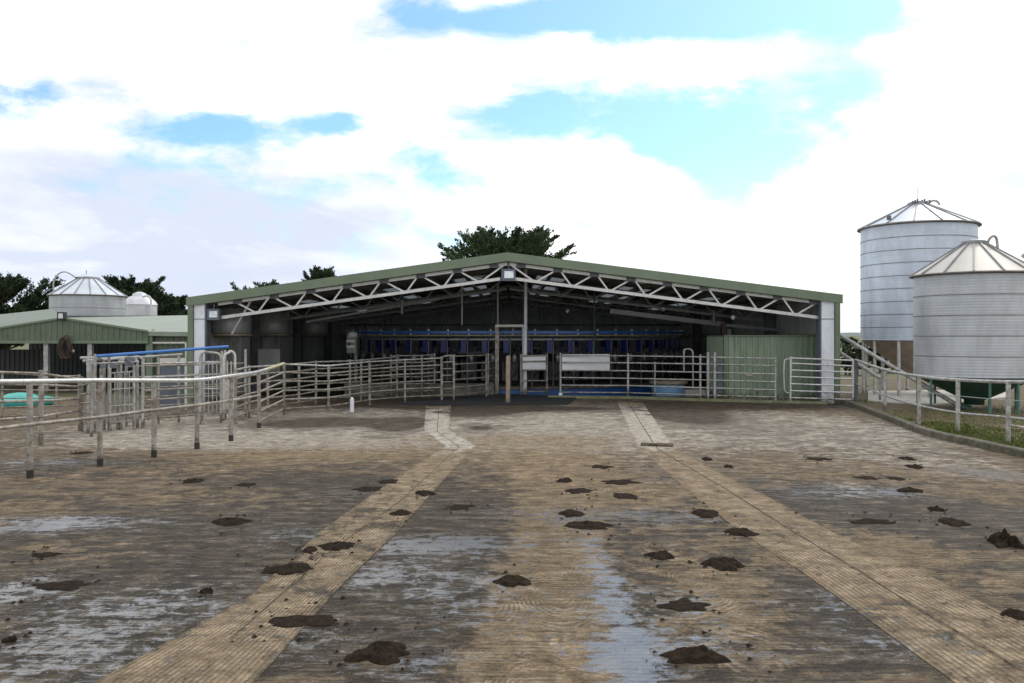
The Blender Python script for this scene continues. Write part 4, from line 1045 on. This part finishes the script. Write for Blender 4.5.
# coil of rusty cable hanging on the bay
t=empty('cable_coil',tuple(P(66,350,D-.25)),'tangled coil of rusty cable hanging from the farm shed gable','cable coil')
mb=MB(); cc=P(64,348,D-.25)
for k in range(7):
    pts=[]; rx,rz=rng.uniform(.14,.24),rng.uniform(.28,.44); ox,oz=rng.uniform(-.08,.08),rng.uniform(-.1,.08)
    for j in range(18):
        a=2*math.pi*j/17+k; pts.append(cc+Vector((ox+rx*math.cos(a),rng.uniform(-.05,.05)+.02*k,oz+rz*math.sin(a))))
    mb.tube(pts,.022,6)
mb.build('coil',M['rope'],t)
lampc=P(72.5,351,D-.1); MB().lathe([(0,-.07),(.06,-.04),(.07,.02),(.03,.06),(0,.07)],lampc,12).build('float_ball',M['white_paint'],t)

# ------------------------------------------------------------------ trees
def tuft(mb,p,d,L,w):
    d=d.normalized(); s=d.cross(Vector((rng.uniform(-1,1),rng.uniform(-1,1),rng.uniform(-1,1))))
    if s.length<.01: s=Vector((1,0,0))
    s.normalize(); q=p+d*L
    mid=p+d*L*.45
    mb.add([p-s*w*.25,mid-s*w*.5,q,mid+s*w*.5,p+s*w*.25],[(0,1,2,3,4)])
def spray(mb,p,d,L,n,w=.14,up=.25):
    # a flat plume of foliage along d
    d=d.normalized()
    for i in range(n):
        t=rng.random()**.8; a=p+d*L*t
        dd=(d+Vector((rng.gauss(0,.5),rng.gauss(0,.5),rng.gauss(up*.6,.24))))
        tuft(mb,a+Vector((rng.gauss(0,.07*L),rng.gauss(0,.07*L),rng.gauss(0,.04*L))),dd,rng.uniform(.17,.42)*(1.15-.5*t),rng.uniform(.6,1.2)*w)
def cypress(label,x,y,hgt,wid,seed,z0f=.2,nl=60,mat='cypress',shape='dome',lean=0,dens=1.0,sz=1.0,base_z=-.05):
    rng.seed(seed)
    t=empty('cypress_tree',(x,y,base_z),label,'tree','cypress trees behind the sheds')
    tp=[Vector((x+lean*f+math.sin(f*5+seed)*.12,y,base_z+hgt*.86*f)) for f in (0,.2,.4,.6,.8,1)]
    tk=MB().tube(tp,[hgt*.035*(1-.85*f)+.03 for f in (0,.2,.4,.6,.8,1)],10)
    tw=MB(); lf=MB()
    for i in range(nl):
        f=z0f+(1-z0f)*((i+rng.random())/nl)
        az_=rng.random()*6.283
        if shape=='dome': rad=wid/2*math.sqrt(max(.02,1-((f-z0f)/(1-z0f))**2.0))
        elif shape=='flat': rad=wid/2*(1 if f<.75 else max(.25,(1-f)/.25))
        else: rad=wid/2*max(.06,(1-f))**.8
        L=rad*rng.uniform(.62,1.12)
        el_=R(rng.uniform(2,26)+38*max(0,f-.55)/.45)
        d=Vector((math.cos(az_)*math.cos(el_),math.sin(az_)*math.cos(el_),math.sin(el_)))
        st=Vector((x+lean*f,y,base_z+hgt*.86*f*.97))
        en=st+d*L+Vector((0,0,L*.12))
        if en.z>base_z+hgt: en.z=base_z+hgt-rng.random()*.4
        mid=st.lerp(en,.5)+Vector((0,0,-.05*L))
        pts=smoothpath([st,mid,en],4)
        tk.tube(pts,[.09*sz*(1-.85*k/(len(pts)-1))+.012 for k in range(len(pts))],5,cap=False)
        dl=(en-mid).normalized()
        nsub=int(5+L*2.2)
        for k in range(nsub):
            u=.28+.72*(k+rng.random())/nsub
            p=st.lerp(mid,u*2) if u<.5 else mid.lerp(en,(u-.5)*2)
            side=(d.cross(Vector((0,0,1))).normalized())*rng.choice((-1,1))
            sd=(dl*.75+side*rng.uniform(.2,1.0)+Vector((0,0,rng.uniform(-.1,.55))))
            spray(lf,p,sd,(.5+.6*rng.random())*sz*(1.35-.6*u)*max(.8,min(1.5,L/2.5)),int(48*dens),.11*sz)
        spray(lf,en-dl*.4,dl,.9*sz,int(30*dens),.10*sz)
    tk.build('trunk',M['bark'],t); lf.build('crown',M[mat],t)
    return t
def at(px,Y): return (px-CX)*Y/F
def top(py,Y): return H+(HY-py)*Y/F
cypress('broad spiky cypress rising above the shed ridge',at(503,72),72,top(235,72),12.4,11,.5,86,'cypress_ridge','dome',.3,.85,1.2)
cypress('dark dense cypress at the far left edge, beside hooped silo',at(-4,66),66,top(279,66),9.6,12,.12,85,'cypress','flat',0,1.1,1.05)
cypress('dark spreading cypress between hooped silo and white tank',at(137,78),78,top(280,78),9.4,13,.15,75,'cypress','dome',-.4,1.1,1.1)
cypress('small dark cypress poking above the left end of shed roof',at(178,82),82,top(293,82),4.6,14,.1,40,'cypress','dome',0,1.1,1.0)
cypress('bushy cypress top showing over middle of the left roof slope',at(318,80),80,top(264,80),6.6,15,.4,52,'cypress_ridge','dome',0,1,1.0)
cypress('low thin cypress top showing over the left roof slope, farther left',at(268,84),84,top(280,84),7.0,16,.4,46,'cypress_ridge','flat',0,.9,1.0)
cypress('cypress filling the gap under the silo at far left edge',at(-95,70),70,top(285,70),8.6,17,.1,70,'cypress','flat',0,1.1,1.0)
# hedge on the right
rng.seed(31)
for lab,px0,px1,pt,Y in (('dark green hedge bush behind the right end of shed',838,868,339,44),('dark hedge bush behind the legs of the rear silo',868,925,346,47),('dark hedge bush behind the hopper of front silo',930,1060,350,50)):
    x0,x1=at(px0,Y),at(px1,Y); ht=top(pt,Y)
    t=empty('hedge_bush',((x0+x1)/2,Y,-.05),lab,'bush','hedge bushes behind the silos')
    lf=MB(); tr=MB()
    for k in range(int(70*(x1-x0))):
        x=rng.uniform(x0,x1); y=Y+rng.uniform(-.9,.9); z=rng.uniform(.05,1)**.8*ht*(.86+.2*mnoise.noise(Vector((x*1.3,Y,0))))
        d=Vector((rng.uniform(-1,1),rng.uniform(-1.2,.6),rng.uniform(-.1,1)))
        spray(lf,Vector((x,y,z)),d,.35,8,.16)
    for k in range(int(2*(x1-x0))+2):
        x=rng.uniform(x0+.2,x1-.2); tr.tube([(x,Y,-.05),(x+rng.uniform(-.2,.2),Y,ht*.5),(x+rng.uniform(-.4,.4),Y,ht*.8)],[.06,.05,.02],6)
    lf.build('foliage',M['hedge'],t); tr.build('stem',M['bark'],t)

# ------------------------------------------------------------------ dung pats
def where(px,py):
    side='left' if px<330 else 'centre' if px<700 else 'right'
    return side
PATS=[(229,522,36,9,'oval dung pat between foreground fence and left tan strip'),(289,570,46,13,'reddish-brown dung pat on edge of the left tan strip'),(62,586,52,10,'spread flat dung smear at lower left'),
(194,481,18,7,'small dung pat just right of the foreground fence, left yard'),(82,453,16,5,'thin dung smear beyond foreground fence at left'),(246,485,18,4,'thin dung smear near the start of left tan band'),
(369,489,24,6,'flat dung pat left of the left tan strip, farther up'),(388,482,22,5,'scattered flat dung beside upper left tan strip'),(425,494,18,6,'small round pat on right edge of left tan strip'),
(402,514,20,9,'crumbly dung clump standing on the left tan strip'),(460,507,26,6,'flat dung smear right of the left tan strip'),(337,547,36,10,'rough dung heap on the left tan strip, behind reddish pat'),
(310,551,14,6,'small dung lump left of the rough heap on left strip'),(302,622,62,17,'wide dark trampled dung in the lower left strip'),(378,655,64,22,'biggest dung pat, front of yard left of centre'),
(513,582,36,12,'smooth oval dung pat at the centre front, beside swirl marks'),(47,555,26,5,'flat smear of dung at left edge of the yard'),(206,592,12,4,'tiny dung lump in wet patch at left'),
(565,481,17,5,'small pat in middle distance left of the centre line'),(601,467,20,4,'thin smear nearest the shed, left of right strip'),(620,482,34,6,'long flat dung smear in middle distance near right strip'),
(578,491,28,6,'flat crumbly smear in middle distance at centre'),(625,496,25,8,'lumpy dung pat in middle distance just below the long smear'),(573,514,25,8,'lumpy pat at centre, behind the wide one'),
(587,526,45,10,'wide dark dung pat at the centre by the wet streak'),(707,514,31,8,'dung pat left of right tan strip, middle distance'),(740,533,30,9,'oval dung pat touching the left edge of right tan strip'),
(662,556,26,8,'dull dung pat right of the wet streak'),(725,565,37,13,'domed dung pat left of right strip, front half'),(685,606,46,14,'greyish trampled dung right of the wet streak'),
(697,657,60,18,'large ragged dung pat at the front, right of centre'),(707,460,10,4,'tiny pat just right of the upper right strip'),(728,467,9,4,'tiny pat farther right of the upper right strip'),
(819,459,24,4,'thin smear in the right yard near the kerb'),(907,459,14,4,'small far pat nearest the kerb, right yard'),(914,467,18,6,'small pat just below the far kerb pat'),
(867,478,20,6,'flattened pat left of its neighbour in the right yard'),(897,479,17,5,'flattened pat right of its neighbour in the right yard'),(912,491,26,6,'crumbly pat in the wet patch of right yard'),
(954,523,30,8,'dung pat in right yard left of the tall heap'),(937,510,14,4,'crumb of dung above the right yard pat'),(872,522,38,7,'flat dark smear in the middle of right yard'),(1004,544,33,17,'tall knobbly dung heap at the right edge'),
(1017,616,24,14,'dark dung pat cut by the right edge beside right strip'),(10,641,14,4,'small lump at the lower left corner')]
for px,py,w,h,lab in PATS:
    rng.seed(int(px*7+py)); c=G(px,py); rx=w*c.y/F/2
    flat = 'smear' in lab or 'flat' in lab or 'trampled' in lab
    # visible rows span depth and height
    dep=h*c.y*c.y/(F*H)/2; hgt=(.014 if flat else .036)
    if 'tall knobbly' in lab: hgt=.11
    if 'biggest' in lab or 'large ragged' in lab or 'domed' in lab: hgt=.055
    ry=max(rx*.55, min(dep*.85,rx*1.25)); nr,na=12,44; vs=[];sx=rng.random()*50
    for i in range(nr+1):
        r=i/nr
        for j in range(na):
            a=2*math.pi*j/na; k=1+.55*mnoise.noise(Vector((math.cos(a)*1.6+sx,math.sin(a)*1.6,px*.1)))+.22*mnoise.noise(Vector((math.cos(a)*3.5,math.sin(a)*3.5+sx,0)))+.07*mnoise.noise(Vector((math.cos(a)*11,math.sin(a)*11+sx,3)))
            x=rx*r*k*math.cos(a); y=ry*r*k*math.sin(a)
            prof=(1-r**2.2)*(.8+.2*math.cos(r*9))
            z=hgt*prof*(1+.8*mnoise.noise(Vector((x*9+sx,y*9,1)))+.4*mnoise.noise(Vector((x*19+sx,y*19,6)))+.22*mnoise.noise(Vector((x*40+sx,y*40,1))))
            if flat: z*= .6+.9*max(0,mnoise.noise(Vector((x*11+sx,y*22,4))))
            vs.append((c.x+x,c.y+y,max(.0062,z+.006) if r<1 else .002))
    fs=[(i*na+j,i*na+(j+1)%na,(i+1)*na+(j+1)%na,(i+1)*na+j) for i in range(nr) for j in range(na)]
    o=MB().add(vs,[(f[3],f[2],f[1],f[0])[::-1] for f in fs],0,True).build('dung_pat',M['dung'])
    tag(o,lab,'dung pat','dung pats on the yard')
# crumbs
rng.seed(5); mb=MB()
def crumb(x,y,s):
    vs=[];
    for (a,b_,c_) in ((1,0,.2),(-.5,.87,.2),(-.5,-.87,.2),(0,0,1),(.2,.1,-.1)):
        vs.append((x+s*(a+rng.uniform(-.3,.3)),y+s*(b_+rng.uniform(-.3,.3)),.004+max(0,s*.7*(c_+rng.uniform(-.1,.2)))))
    mb.add(vs,[(0,1,3),(1,2,3),(2,0,3)],0,True)
for px,py,w,h,lab in PATS:
    c=G(px,py); k=int(5+w*.5)
    for _ in range(k):
        r=w*c.y/F*(.5+abs(rng.gauss(0,.45))); a=rng.random()*6.28; crumb(c.x+r*math.cos(a),c.y+r*math.sin(a)*1.4,rng.choice((.004,.005,.007,.01,.016,.026)))
for _ in range(260):
    px=rng.uniform(-20,1044); py=rng.uniform(450,683); c=G(px,py); crumb(c.x,c.y,rng.choice((.003,.004,.005,.006,.009)))
tag(mb.build('dung_crumbs',M['dung']),'loose dark dung crumbs scattered over the grooved concrete','dung crumbs',kind='stuff')

# ------------------------------------------------------------------ camera, view
cd=bpy.data.cameras.new('camera'); cam=bpy.data.objects.new('camera',cd); COL.objects.link(cam); S.camera=cam
cam.location=(0,0,H); cam.rotation_euler=(R(90),0,0); cd.sensor_width=36; cd.lens=F*36/1024; cd.shift_y=-6.5/1024; cd.clip_end=12000; cd.clip_start=.05
S.view_settings.view_transform='Standard'; S.view_settings.look='None'; S.view_settings.exposure=.42; S.view_settings.gamma=1; S.view_settings.use_curve_mapping=False
S.cycles.max_bounces=8
